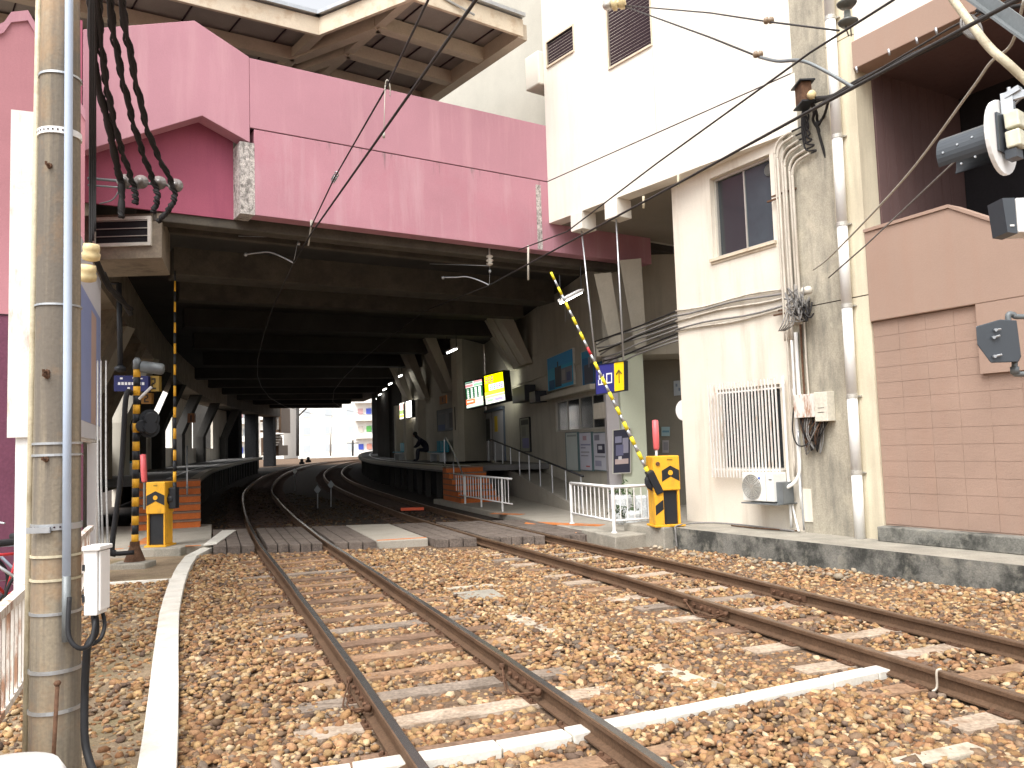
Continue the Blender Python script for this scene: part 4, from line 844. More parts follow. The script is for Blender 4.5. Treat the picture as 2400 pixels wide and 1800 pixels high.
def wallquad(F, x0, x1, y0, y1, x2=None, x3=None, y2=None, y3=None, o=.06):
    """top-left, top-right, bottom-right, bottom-left sight lines onto a wall"""
    r = []
    sL, zT = F.hit(x0, y0, o); sR, _ = F.hit(x1, y1 if False else y0, o); _, zB = F.hit(x0, y1, o)
    return [F(sL, o, zT), F(sR, o, zT), F(sR, o, zB), F(sL, o, zB)]
W_ = (.8, .8, .78); GR = (.03, .13, .05); OR_ = (.8, .16, .04)
def glyphs(u0, u1, v0, v1, n, col, vertical=False):
    out = []; rr = random.Random(int(u0*1000+v0*777)+n)
    for i in range(n):
        a, c = (u0+(u1-u0)*i/n, u0+(u1-u0)*(i+.86)/n) if not vertical else (u0, u1)
        d, e = (v0, v1) if not vertical else (v0+(v1-v0)*i/n, v0+(v1-v0)*(i+.86)/n)
        w, h = c-a, e-d
        for k in range(3): y = d+h*(.08+.38*k); out.append((a+w*rr.uniform(0, .15), c-w*rr.uniform(0, .2), y, y+h*.13, col))
        for k in range(2): x = a+w*(.18+.45*k+rr.uniform(0, .1)); out.append((x, x+w*.13, d+h*rr.uniform(0, .3), e, col))
    return out
greenads = [(0, .45, 0, .08, (.2, .45, .3)), (.5, 1, 0, .08, (.7, .3, .3)), (0, .45, .1, .2, (.55, .2, .2)), (.5, 1, .1, .2, (.25, .5, .3)), (0, 1, .22, .66, (.02, .10, .04))]
for i in range(4): greenads += glyphs(.06+.24*i, .19+.24*i, .25, .65, 5, W_, True)
greenads += [(0, .52, .68, .88, (.85, .16, .06)), (.56, 1, .68, .88, (.75, .68, .5)), (0, 1, .90, 1, (.5, .6, .5)), (.06, .46, .74, .8, (.9, .6, .5))]
greenads += glyphs(.04, .48, .02, .08, 5, (.1, .1, .1))+glyphs(.6, .95, .72, .78, 4, (.4, .35, .3))
board('advert_lightbox', 'lit green and orange advert panel with white lettering, left of the yellow one', 'lightbox', [at(1005, 827, 30.2), at(1041, 819, 29.0), at(1045, 874, 29.0), at(1010, 882, 30.2)], M['black'], (.8, .8, .75), greenads, e=.9, depth=.25, rim=.05)
yel = [(0, 1, 0, .58, (.92, .78, .0))]+glyphs(.03, .50, .04, .28, 3, (.50, .02, .14))+[(.22, .98, .33, .55, (.75, .85, .80))]+glyphs(.24, .58, .35, .53, 3, (.05, .42, .08))+glyphs(.60, .97, .35, .53, 3, (.20, .08, .48))+[(0, 1, .58, .7, (.9, .75, .05)), (0, 1, .72, .8, (.45, .5, .25)), (.1, .4, .84, .93, (.3, .55, .3)), (.5, .9, .84, .95, (.35, .3, .6))]
board('advert_lightbox', 'lit bright yellow advert panel with purple and green lettering', 'lightbox', [at(1046, 813, 28.8), at(1086, 803, 27.6), at(1092, 864, 27.6), at(1050, 874, 28.8)], M['black'], (.8, .82, .7), yel, e=1.0, depth=.25, rim=.05)
board('advert_lightbox', 'small far lit panel with pink and yellow print beside a white one', 'lightbox', wallquad(FI2, 863, 874, 872, 906, o=.3), M['black'], (.85, .8, .7), [(0, 1, .1, .4, (.7, .4, .35)), (0, 1, .45, .7, (.25, .35, .12)), (0, 1, .75, .9, (.7, .65, .1))], e=1.2, depth=.2)
board('advert_lightbox', 'small far glaring white lit panel on the hall wall', 'lightbox', wallquad(FI2, 877, 889, 868, 903, o=.3), M['black'], (.9, .9, .88), [], e=1.8, depth=.2)
bl1 = [(0, 1, 0, .35, (.02, .32, .70)), (.3, .55, .35, .95, (.03, .05, .10)), (.55, .95, .45, .9, (.2, .22, .28)), (.58, .7, .5, .8, (.35, .33, .35)), (.05, .28, .7, .98, (.01, .12, .3)), (.4, .45, .2, .4, (.05, .08, .12)), (.75, .9, .6, .85, (.08, .1, .25))]
board('wall_picture', 'left of two large blue framed pictures showing a building, above the ledge', 'picture', wallquad(FI, 1182, 1238, 776, 846, o=.06), M['alu'], (.02, .42, .72), bl1)
board('wall_picture', 'right large blue picture partly hidden behind the exit sign', 'picture', wallquad(FI, 1256, 1306, 762, 836, o=.06), M['alu'], (.02, .16, .36), [(.1, .5, .4, .95, (.08, .09, .13)), (.55, .9, .5, .95, (.05, .05, .10)), (.3, .36, .2, .5, (.25, .25, .32)), (0, .5, 0, .2, (.03, .28, .5))])
nb = [((1222, 1247), (.42, .46, .44), [(.1, .9, .05, .1, (.3, .35, .33))], 'left plain pale notice poster of the three in the dark framed board'), ((1251, 1277), (.45, .45, .52), [(.1, .9, .3, .34, (.25, .26, .4)), (.1, .5, .38, .42, (.3, .3, .4)), (.1, .8, .5, .54, (.35, .35, .4)), (.3, .6, .08, .2, (.45, .3, .35)), (.1, .7, .6, .63, (.3, .3, .35)), (.5, .8, .88, .92, (.55, .15, .15))], 'middle notice poster with lines of small print'), ((1281, 1308), (.40, .40, .45), [(.1, .5, .05, .2, (.2, .2, .25)), (.3, .9, .3, .55, (.04, .04, .07)), (.4, .7, .35, .45, (.6, .6, .65)), (.1, .9, .62, .66, (.25, .25, .3)), (.1, .6, .75, .9, (.3, .3, .4))], 'right notice poster with a dark picture in its middle')]
for (x0, x1), base, bk, lab in nb: board('notice_poster', lab, 'poster', wallquad(FI, x0, x1, 936, 1014, o=.06), fc((.10, .16, .17)), tuple(min(.8, v*1.35) for v in base), bk)
board('wall_poster', 'tall pale poster with blue print beside the hall door', 'poster', wallquad(FI, 1123, 1143, 905, 975, o=.05), M['black'], (.36, .36, .28), [(.1, .9, .05, .2, (.1, .1, .08)), (.2, .6, .25, .55, (.25, .25, .2)), (.2, .9, .6, .9, (.25, .24, .42))])
board('dark_poster', 'dark framed photo poster on the lilac grey pier left of the green pillar', 'poster', [at(1325, 930, 17.55), at(1361, 926, 17.55), at(1361, 1020, 17.55), at(1325, 1022, 17.55)], M['alu'], (.03, .03, .05), [(.1, .5, .15, .3, (.2, .2, .28)), (.55, .9, .2, .55, (.25, .24, .3)), (.15, .6, .35, .6, (.12, .12, .2)), (.1, .9, .68, .8, (.45, .35, .33)), (.3, .5, .62, .7, (.5, .48, .5))])
board('small_notice', 'small bluish paper notice on the passage wall, the upper of two', 'notice', [at(1429, 922, 19.15), at(1447, 922, 19.15), at(1447, 942, 19.15), at(1429, 942, 19.15)], None, (.35, .5, .55), [(.1, .9, .4, .6, (.15, .3, .4))], depth=.01)
board('small_notice', 'small grey paper notice on the passage wall, the lower of two', 'notice', [at(1431, 951, 19.15), at(1445, 951, 19.15), at(1445, 978, 19.15), at(1431, 978, 19.15)], None, (.42, .4, .42), [(.15, .85, .15, .8, (.28, .27, .3))], depth=.01)
board('small_notice', 'pale spotted notice on the passage wall beside the white station wall', 'notice', [at(1455, 823, 19.15), at(1475, 821, 19.15), at(1476, 853, 19.15), at(1456, 855, 19.15)], None, (.45, .5, .55), [(.2, .4, .2, .4, (.2, .25, .35)), (.5, .7, .5, .7, (.2, .25, .35))], depth=.01)
b = MB(); b.lathe(FL(2.72, -.14, 2.02), [(.17, -.1), (.19, -.04), (.19, .04), (.17, .1)], 20, FL.n); tag(obj('round_housing', b, M['white'], smooth=False, bevel=.01), 'round white housing on the corner of the cream wall by the passage', 'housing')
board('platform_number_sign', 'small orange platform number sign hanging in the dark hall', 'sign', wallquad(FI2, 949, 963, 857, 874, o=.6), None, (.45, .18, .04), [(.42, .58, .2, .8, (.1, .05, .02))])
# exit sign hung from two rods: characters built stroke by stroke
r1a, r1b = FU(5.05, -.1, 5.56), at(1287, 786, 14.95); r2a, r2b = FU(4.1, -.1, 5.56), at(1347, 778, 14.35)
E1p = [at(1287, 789, 14.95), at(1348, 781, 14.35), at(1349, 842, 14.35), at(1288, 852, 14.95)]
navy, yl, wh = (.035, .035, .20), (.92, .62, .01), (.85, .85, .88)
ch = [(.66, 1, 0, 1, yl)]
def glyph(x0, y0, w, h, rects): return [(x0+a*w, x0+c*w, y0+d*h, y0+e*h, wh) for a, c, d, e in rects]
ch += glyph(.08, .30, .24, .40, [(.44, .56, 0, 1), (.12, .22, .12, .5), (.78, .88, .12, .5), (.12, .88, .42, .52), (.02, .12, .55, 1), (.88, .98, .55, 1), (.02, .98, .9, 1)])
ch += glyph(.38, .33, .20, .36, [(0, .14, 0, 1), (.86, 1, 0, 1), (0, 1, 0, .13), (0, 1, .87, 1)])
ch += [(.815, .845, .3, .74, (.15, .1, .02))]
xs_ = board('exit_sign', 'hanging navy and yellow exit sign with white characters and an up arrow', 'sign', E1p, M['mblack'], navy, ch, depth=.08, rim=.015)
b = MB(); tl, tr, br, bl = E1p; P_ = lambda u, v: tl.lerp(tr, u).lerp(bl.lerp(br, u), v)+Vector((-.006, -.006, 0))
for sg in (-1, 1): b.bar(P_(.83, .28), P_(.83+.09*sg, .42), .022, .012, (.6, .8, 0))
obj('arrow_head', b, fc((.15, .1, .02)), xs_)
for a, c, l in ((r1a, r1b, 'left thin rod holding the exit sign'), (r2a, r2b, 'right thin rod holding the exit sign')):
    b = MB(); b.tube([a, c], .017, 8); tag(obj('hanger_rod', b, M['galv'], smooth=True), l, 'rod')
q = wallquad(FI, 1281, 1309, 872, 906, o=.3); b = MB(); b.prism(q, [p+Vector((FI.n.x, FI.n.y, 0))*-.25 for p in q]); tag(obj('wall_unit', b, M['conduit'], bevel=.01), 'dull cream box unit on the wall at the right end of the hall windows', 'box')
# left platform signs
b1_ = [(.18, .26, .12, .24, wh), (.55, .64, .1, .2, wh), (.76, .84, .14, .22, wh)]+[(.12+.1*i, .19+.1*i, .42, .6, wh) for i in range(8)]+[(.4, .47, .74, .88, wh)]
board('station_sign', 'navy hanging sign with white writing on the left platform', 'sign', [at(246, 811, 15.2), at(320, 812, 15.2), at(320, 845, 15.2), at(246, 845, 15.2)], None, (.02, .025, .13), b1_, depth=.12)
def num2(c): return [(.28, .68, .14, .26, c), (.56, .7, .2, .48, c), (.36, .6, .44, .56, c), (.28, .42, .52, .8, c), (.28, .74, .76, .88, c)]
board('platform_number_sign', 'brownish yellow sign numbered 2 beside the navy sign', 'sign', [at(321, 812, 15.3), at(343, 812, 15.3), at(343, 845, 15.3), at(321, 845, 15.3)], None, (.35, .22, .04), num2((.03, .02, .01)), depth=.12)
board('platform_number_sign', 'lower dark orange sign numbered 2 behind the striped post', 'sign', [at(305, 849, 15.8), at(327, 849, 15.8), at(327, 872, 15.8), at(305, 872, 15.8)], None, (.28, .13, .02), num2((.03, .015, .01)), depth=.1)
board('platform_number_sign', 'dim small orange sign deep on the left platform', 'sign', [at(405, 893, 26), at(420, 893, 26), at(420, 913, 26), at(405, 913, 26)], None, (.2, .08, .03), [(.4, .6, .2, .8, (.03, .02, .02))], depth=.1)
# fluorescent tubes
def tube_lamp(a, c, label, e=True):
    a = Vector(a); c = Vector(c); t = thing('strip_light', label, 'light', tuple((a+c)/2), 'strip lights over the right platform')
    b = MB(); b.bar(a+Vector((0, 0, .05)), c+Vector((0, 0, .05)), .12, .05); obj('housing', b, M['white'], t)
    b = MB(); b.tube([a, c], .022, 8); obj('lamp_tube', b, M['tube_light'], t)
    
    for q in (a, c): b = MB(); b.tube([q+Vector((0, 0, .06)), q+Vector((0, 0, .55))], .012, 6); obj('hanger', b, M['black'], t)
tube_lamp(at(1211, 655, 15.6), at(1256, 632, 16.3), 'nearest strip light, crossed by the raised barrier arm')
tube_lamp(at(966, 763, 26.5), at(986, 754, 25.3), 'second bright strip light left of the green advert panel')
for i, (x, y, Y) in enumerate(((865, 813, 36), (831, 842, 44), (843, 830, 40), (821, 853, 50), (816, 861, 55))):
    tube_lamp(at(x-3, y+1, Y+1), at(x+3, y-2, Y-.4), ['third', 'fifth', 'fourth, dim', 'sixth', 'farthest tiny'][i]+' strip light of the row receding over the right platform')
# benches and the sitting person
def bench(c, head, n, label, col):
    t = thing('bench', label, 'bench', tuple(c)); F = Frame(c[0], c[1], head)
    b = MB(); b.box(F, -n*.25, n*.25, -.02, .05, c[2]+.3, c[2]+.36); 
    for s in (-n*.2, n*.2): b.box(F, s-.03, s+.03, -.12, .14, c[2], c[2]+.32)
    obj('bench_frame', b, M['galv'], t)
    for i in range(n):
        s = -n*.25+.5*i+.25; b = MB(); b.poly(F, [(s-.22, c[2]+.40), (s-.22, c[2]+.84), (s+.22, c[2]+.84), (s+.22, c[2]+.40)], -.22, -.18); b.hexa([F(s-.22, -.2, c[2]+.37), F(s+.22, -.2, c[2]+.37), F(s+.22, .22, c[2]+.37), F(s-.22, .22, c[2]+.37), F(s-.22, -.2, c[2]+.41), F(s+.22, -.2, c[2]+.41), F(s+.22, .22, c[2]+.41), F(s-.22, .22, c[2]+.41)]); obj('seat', b, col, t, bevel=.03)
    return F
bp = FI2(1.5, .45, .93); bench(bp, -19, 4, 'row of turquoise bucket seats against the hall wall beside the dark clad person', M['blue_seat'])
bp2 = FI2(9.6, .45, .93); bench(bp2, -19, 3, 'far row of turquoise seats behind the platform columns', M['blue_seat'])
bl_ = (xat(off(PT1, -3.9), 26), 26, .97); bench(bl_, -21, 2, 'turquoise seats on the left platform behind the striped arm', M['blue_seat'])
# person, bent forward, made of one skinned surface
def person(c, head):
    t = thing('person', 'person in dark clothes bent forward on the turquoise seats', 'person', tuple(c)); F = Frame(c[0], c[1], head); z = c[2]
    P_ = [F(0, 0, z+.47), F(.03, .12, z+.72), F(.05, .26, z+.93), F(.05, .38, z+1.0), F(.05, .47, z+1.06), F(.05, .52, z+1.17),
          F(-.10, .02, z+.47), F(-.12, .42, z+.50), F(-.12, .46, z+.08), F(-.12, .60, z+.05), F(.12, .02, z+.47), F(.14, .42, z+.50), F(.14, .46, z+.08), F(.14, .60, z+.05),
          F(-.15, .28, z+.92), F(-.22, .42, z+.68), F(-.08, .56, z+.60), F(.25, .28, z+.92), F(.30, .42, z+.68), F(.14, .56, z+.60)]
    Ed = [(0,1),(1,2),(2,3),(3,4),(4,5),(0,6),(6,7),(7,8),(8,9),(0,10),(10,11),(11,12),(12,13),(2,14),(14,15),(15,16),(2,17),(17,18),(18,19)]
    rad = [.15,.16,.15,.06,.09,.085,.10,.075,.05,.04,.10,.075,.05,.04,.07,.05,.035,.07,.05,.035]
    org = Vector(c); me = bpy.data.meshes.new('body'); me.from_pydata([tuple(p-org) for p in P_], Ed, []); o = bpy.data.objects.new('body', me); COL.objects.link(o); o.parent = t
    sk = o.modifiers.new('skin', 'SKIN'); 
    for i, v in enumerate(me.skin_vertices[0].data if me.skin_vertices else []): v.radius = (rad[i], rad[i])
    o.modifiers.new('sub', 'SUBSURF').levels = 1; me.materials.append(fc((.012, .014, .03)))
    if not me.skin_vertices:
        bpy.context.view_layer.update()
    b = MB(); b.lathe(F(.05, .51, z+1.14), [(.06, -.07), (.10, -.02), (.105, .05), (.07, .11), (.02, .13)], 12); obj('hair', b, M['black'], t, smooth=True)
    b = MB(); b.lathe(F(.05, .56, z+1.11), [(.03, -.06), (.06, -.03), (.065, .02), (.03, .05)], 10); obj('face', b, fc((.35, .22, .16)), t, smooth=True)
    return o
pb = person(FI2(3.6, .40, .93), -19)
# dark wall speakers and a route map panel on the hall wall
for a, lab in (((1106, 840, 1133, 872), 'square dark screen box hanging right of the yellow advert'), ((1143, 848, 1156, 872), 'smaller dark box beside the square screen box')):
    q = wallquad(FI, a[0], a[2], a[1], a[3], o=.5); b = MB(); b.prism(q, [p+Vector((FI.n.x, FI.n.y, 0))*-.35 for p in q]); tag(obj('screen_box', b, M['mblack'], bevel=.01), lab, 'screen')
board('map_board', 'dark glazed route map board above the turquoise seats', 'board', wallquad(FI2, 944, 982, 888, 932, o=.1), M['mblack'], (.12, .14, .15), [(.05, .45, .7, .98, (.03, .07, .2)), (.5, .6, .1, .9, (.18, .19, .2)), (.1, .45, .15, .2, (.2, .2, .2)), (.7, .95, .2, .9, (.03, .03, .035))])

# ================================================= BARRIER MACHINES
def arrow(b, F, s0, s1, z, h, o):   # chevron band
    m_ = (s0+s1)/2; b.poly(F, [(s0, z), (m_, z+h*.45), (s1, z), (s1, z+h), (m_, z+h*1.45), (s0, z+h)], o, o+.004)
def machine(base, head, side, label):
    t = thing('barrier_machine', label, 'barrier machine', tuple(base)); z = base[2]; K = .76 if side > 0 else 1; F0 = Frame(base[0], base[1], head, 1); F = lambda s, o, zz_: F0(s*K, o, zz_); n_ = F0.n
    b = MB(); b.box(F, -.24, .26, -.2, .2, z, z+.03); obj('base_plate', b, M['yellow'], t, bevel=.005)
    b = MB(); b.box(F, -.19, .20, -.13, .10, z+.03, z+.56); obj('pedestal', b, M['mblack'], t, bevel=.01)
    for e in (-1, 1):
        b = MB(); w = .15 if (e == side and side < 0) else .035; s0 = -.21 if e < 0 else .205-w
        b.box(F, s0, s0+w, -.15, .145, z+.03, z+.56); obj('side_plate', b, M['yellow'], t, bevel=.006)
        if w > .1: q = MB(); q.poly(F, [(s0+.01, z+.18), (s0+w-.01, z+.27), (s0+w-.01, z+.42), (s0+.01, z+.33)], .146, .149); obj('stripe', q, M['mblack'], t)
    b = MB(); b.box(F, -.22, .22, -.17, .16, z+.56, z+1.10); obj('casing', b, M['yellow'], t, bevel=.015)
    b = MB(); arrow(b, F, -.205 if side > 0 else -.08, .205, z+.70, .17, .161); ar = obj('chevron', b, M['mblack'], t)
    b = MB(); m_ = .0 if side > 0 else .06; b.lathe(F(m_, .166, z+.835), [(.04, 0), (.04, .006)], 14, n_); obj('badge', b, M['yellow'], t)
    b = MB(); b.box(F, m_-.045, m_+.045, .161, .165, z+1.03, z+1.05); obj('plate', b, fc((.25, .16, .02)), t)
    for s in (-.14,): 
        if side < 0: b = MB(); b.lathe(F(s, .161, z+.98), [(.035, 0), (.03, .02)], 12, n_); b.lathe(F(s, .161, z+.66), [(.02, 0), (.02, .015)], 10, n_); obj('lock', b, M['rust'], t)
    return F0, t
mb_ = onz(1440, 1137, KZ+.012); mr_loc = (mb_.x, mb_.y+.1, KZ+.012)
FM, MR = machine(mr_loc, 80, -1, 'yellow barrier machine with a black chevron on the plinth by the cream wall')
hub = at(1408, 1037, mr_loc[1]-.05); tip = at(1190, 588, mr_loc[1]-.35)
b = MB(); h0 = hub+Vector((.02, 0, -.02)); b.lathe(h0+Vector((0, .22, 0)), [(.07, 0), (.07, .18), (.14, .2), (.15, .30), (.10, .32)], 12, (0, -1, 0))
dirn = (tip-hub).normalized(); b.bar(h0-dirn*.20+Vector((0, -.06, 0)), h0+dirn*.18+Vector((0, -.06, 0)), .12, .20, (0, 1, 0)); obj('arm_hub', b, M['mblack'], MR, bevel=.012)
def arm(root, a, c, n, cols, r0=.028, r1=.016, red=None):
    a = Vector(a); c = Vector(c)
    for i in range(n):
        t0, t1 = i/n, (i+1)/n; ra = r0+(r1-r0)*t0; rb = r0+(r1-r0)*t1; m_ = cols[i % len(cols)]
        if red is not None and i == red: m_ = M['red']
        b = MB(); b.tube([a.lerp(c, t0), a.lerp(c, t1)], [ra if m_ is cols[0] else ra*.85, rb if m_ is cols[0] else rb*.85], 8); obj('arm_segment', b, m_, root, smooth=True)
arm(MR, hub+dirn*.1, tip, 27, [M['yellow_arm'], M['galv']], red=16, r0=.034, r1=.02)
b = MB(); q = hub.lerp(tip, .86); b.tube([q, q+Vector((-.01, 0, -.32))], .004, 4); b.tube([q+Vector((.04, 0, -.03)), q+Vector((.035, 0, -.28))], .004, 4); obj('reflector_string', b, M['wire'], MR)
# left machine
lb = onz(340, 1181, -.005); ml_loc = (lb.x, lb.y+.1, -.005)
FM2, ML = machine(ml_loc, 92, 1, 'yellow barrier machine with a black chevron left of the orange steps')
hub2 = at(371, 1078, ml_loc[1]); tip2 = at(378, 585, ml_loc[1]+.1); b = MB(); b.lathe(hub2+Vector((-.12, 0, 0)), [(.09, 0), (.10, .05), (.10, .16), (.05, .2)], 12, (1, 0, 0)); b.wbox(hub2.x-.02, hub2.x+.10, hub2.y-.08, hub2.y+.08, hub2.z-.16, hub2.z+.2); obj('arm_hub', b, M['mblack'], ML, bevel=.012)
arm(ML, hub2+Vector((.05, 0, .1)), tip2, 21, [M['mblack'], M['yellow']], r0=.036, r1=.018)
b = MB(); b.wbox(ml_loc[0]-.55, ml_loc[0]+.5, ml_loc[1]-.35, ml_loc[1]+.3, -.3, -.004); tag(obj('concrete_plinth', b, M['kerb'], bevel=.02), 'concrete plinth under the left barrier machine', 'plinth')
# red lamps on stalks behind the machines
def stalk_lamp(x, y0, y1, Y, ybase, label):
    a = at(x, y1, Y); c = at(x-3, y0, Y); t = thing('emergency_lamp', label, 'lamp', tuple(at(x, ybase, Y)))
    b = MB(); b.lathe(a, [(.035, 0), (.05, .03), (.055, (c-a).length*.5), (.05, (c-a).length), (.0, (c-a).length+.01)], 12, c-a); obj('lens', b, mat('red_lens_'+str(int(x)), (.72, .14, .15), .35, .1, 3, .02, .02), t, smooth=True)
    b = MB(); b.tube([at(x, ybase, Y), a], .022, 8); obj('stalk', b, M['white'] if x > 1000 else M['steel_grey'], t)
stalk_lamp(1418, 908, 972, mr_loc[1]+.5, 1020, 'pale red lamp standing behind the right barrier machine')
stalk_lamp(312, 982, 1042, ml_loc[1]+.5, 1100, 'red lamp standing behind the left barrier machine')
# striped crossing post with lamps
yb = onz(291, 1214, -.06).y
pb0 = onz(291, 1212, -.06); pt0 = at(296, 795, yb)
t = thing('crossing_post', 'yellow and black striped crossing signal post with dark lamps at left', 'signal post', tuple(pb0))
b = MB(); b.wbox(pb0.x-.26, pb0.x+.30, yb-.2, yb+.2, -.3, -.058); obj('footing', b, M['kerb'], t, bevel=.02)
b = MB(); b.lathe(pb0, [(.16, 0), (.15, .02), (.075, .22), (.07, .3)], 12); obj('foot_casting', b, M['rust'], t, smooth=False)
n = 19
for i in range(n):
    a = pb0.lerp(pt0, .09+.91*i/n); c = pb0.lerp(pt0, .09+.91*(i+1)/n); b = MB(); b.tube([a, c], .052, 14); obj('stripe_band', b, M['yellow'] if i % 2 == 0 else M['mblack'], t, smooth=True)
b = MB(); b.lathe(pt0, [(.06, -.02), (.06, .12), (.03, .16)], 12); b.lathe(pt0+Vector((.07, 0, .02)), [(.09, 0), (.09, .3), (.07, .33)], 14, (1, .2, -.15)); obj('bell_housing', b, M['steel_grey'], t, smooth=True)
b = MB(); b.tube([at(300, 862, yb), at(327, 836, yb)], .022, 8); obj('hood_arm', b, M['white'], t)
for (x, y) in ((323, 905), (306, 921), (323, 925)):
    c = at(x, y, yb+.1); b = MB(); b.lathe(c, [(.10, 0), (.10, .16), (.085, .17)], 14, (.5, -.8, 0)); b.lathe(c, [(.15, -.01), (.15, .01)], 16, (.5, -.8, 0)); obj('warning_lamp', b, M['mblack'], t)
b = MB(); b.tube(smooth_path([at(250, 1196, yb-.2), at(242, 1180, yb-.2), at(262, 1020, yb-.1), at(272, 860, yb-.1), at(285, 850, yb)], 5), .04, 8); b.tube(smooth_path([at(246, 1190, yb-.2), at(252, 1196, yb-.2), at(290, 1193, yb-.1)], 4), .035, 8)
tag(obj('stay_tube', b, M['black'], smooth=True), 'black bent tube rising beside the striped crossing post', 'tube')
# hanging black post with round lamp
b = MB(); a = at(257, 612, 13.6); c = at(260, 788, 13.6); b.tube([a, c], .045, 10); b.tube([at(240, 612, 13.6), a], .02, 6); b.lathe(c, [(.03, 0), (.10, -.05), (.09, -.10), (.02, -.13)], 12)
tag(obj('hanging_lamp', b, M['mblack'], smooth=True), 'black hanging tube with a small dome under the left beam', 'lamp')
b = MB(); b.tube(smooth_path([at(207, 560, 11), at(235, 620, 12), at(258, 640, 13), at(283, 680, 13.4)], 5), .04, 8); b.tube(smooth_path([at(225, 590, 11.5), at(250, 640, 12.5), at(285, 668, 13.4)], 5), .03, 6)
tag(obj('feeder_cable', b, M['cable'], smooth=True), 'thick black cables running under the left beam to the hanging tube', 'cable')
# guard rails
def guard(label, pts, h, n_each, gap=.11, zb=0, r=.02, ends=True):
    t = thing('guard_rail', label, 'guard rail', (*pts[0], zb)); P_ = [Vector((p[0], p[1], zb)) for p in pts]; up = Vector((0, 0, 1))
    b = MB(); b.tube([p+up*h for p in P_], r*1.15, 8); obj('top_rail', b, M['white'], t, smooth=True)
    b = MB(); b.tube([p+up*(h*.26) for p in P_], r*.8, 8); obj('bottom_rail', b, M['white'], t, smooth=True)
    for i in range(len(P_)-1):
        a, c = P_[i], P_[i+1]
        for k in range(n_each[i]):
            f = (k+1)/(n_each[i]+1); q = a.lerp(c, f); b = MB(); b.tube([q+up*h*.26, q+up*h], r*.45, 6); obj('baluster', b, M['white'], t)
    return t, P_
gA, gP = guard('long white guard rail panel in front of the right orange steps', [tuple(onz(982, 1083, 0))[:2], tuple(onz(1107, 1108, 0))[:2]], .76, [20], r=.02)
for f in (.22, .52, .86): q = gP[0].lerp(gP[1], f); b = MB(); b.tube([q-Vector((0, 0, .02)), q+Vector((0, 0, .76))], .024, 8); obj('post', b, M['white'], gA)
c0 = onz(1236, 1131, .06); c1 = onz(1327, 1151, .06); c2 = Vector((2.62, 13.55, .06))
gB, gP = guard('white guard rail bent round a corner beside the right barrier machine', [(c0.x, c0.y), (c1.x, c1.y), (c2.x-.2, c2.y)], .735, [9, 6], zb=.06, r=.024)
for q in gP[:2]: b = MB(); b.tube([q, q+Vector((0, 0, .735))], .028, 8); b.lathe(q, [(.05, 0), (.045, .02)], 10); obj('post', b, M['white'], gB)
# clear plastic bins / bagged pots behind the guard rail
for i, (x, y, Y, w, h) in enumerate(((1345, 1085, 14.6, .34, .26), (1385, 1082, 14.8, .3, .2), (1370, 1118, 14.0, .30, .22))):
    c = at(x, y, Y); b = MB(); b.lathe((c.x, c.y, .06), [(w*.4, 0), (w*.5, .04), (w*.52, c.z-.06+h*.3), (w*.45, c.z-.06+h*.5)], 10); tag(obj('bagged_pot', b, mat('pale_plastic_bag_%d' % i, (.62, .64, .64), .25, .25, 14, .2, .8, 30), smooth=False), ['leftmost', 'rightmost', 'front low'][i]+' pale plastic wrapped pot behind the bent guard rail', 'pot')
for i, (x, y, Y) in enumerate(((1340, 1062, 14.7), (1352, 1108, 14.3))):
    c = at(x, y, Y); b = MB()
    for k in range(60):
        p = c+Vector((rng.normal(0, .10), rng.normal(0, .08), rng.normal(0, .07))); d = Vector(rng.normal(0, 1, 3)).normalized()*.05; e = d.orthogonal().normalized()*.02; b.face([p-d, p+e, p+d, p-e])
    tag(obj('pot_plant', b, mat('dark_leaf_%d' % i, (.05, .08, .03), .7, .4, 20)), ['upper', 'lower'][i]+' small dark leafy plant among the wrapped pots', 'plant')
# route markers between the tracks
for i, (x, yb_, yt, lab) in enumerate(((686, 1098, 1058, 'left of two small diamond headed marker posts between the tracks'), (715, 1095, 1047, 'right of two small diamond headed marker posts between the tracks'), (637, 1060, 1018, 'far small marker post with pale head between the tracks'))):
    g0 = onz(x, yb_, -.13); c = at(x, yt, g0.y); t = thing('track_marker', lab, 'marker', tuple(g0))
    b = MB(); b.tube([g0, c], .022, 6); obj('stake', b, M['galv'], t)
    b = MB(); r = .13 if i < 2 else .12; b.prism([c+Vector((0, -.03, r)), c+Vector((r*.75, -.03, 0)), c+Vector((0, -.03, -r)), c+Vector((-r*.75, -.03, 0))], [c+Vector((0, .0, r)), c+Vector((r*.75, .0, 0)), c+Vector((0, .0, -r)), c+Vector((-r*.75, .0, 0))]); obj('marker_head', b, M['steel_grey'] if i < 2 else M['white'], t)
b = MB(); c = onz(895, 1098, -.05); b.wbox(c.x-.35, c.x+.25, c.y-.05, c.y+.05, -.1, -.03); tag(obj('red_marker_block', b, mat('vermilion_paint', (.75, .12, .05), .6, .1)), 'short red painted block lying by the right track', 'block')

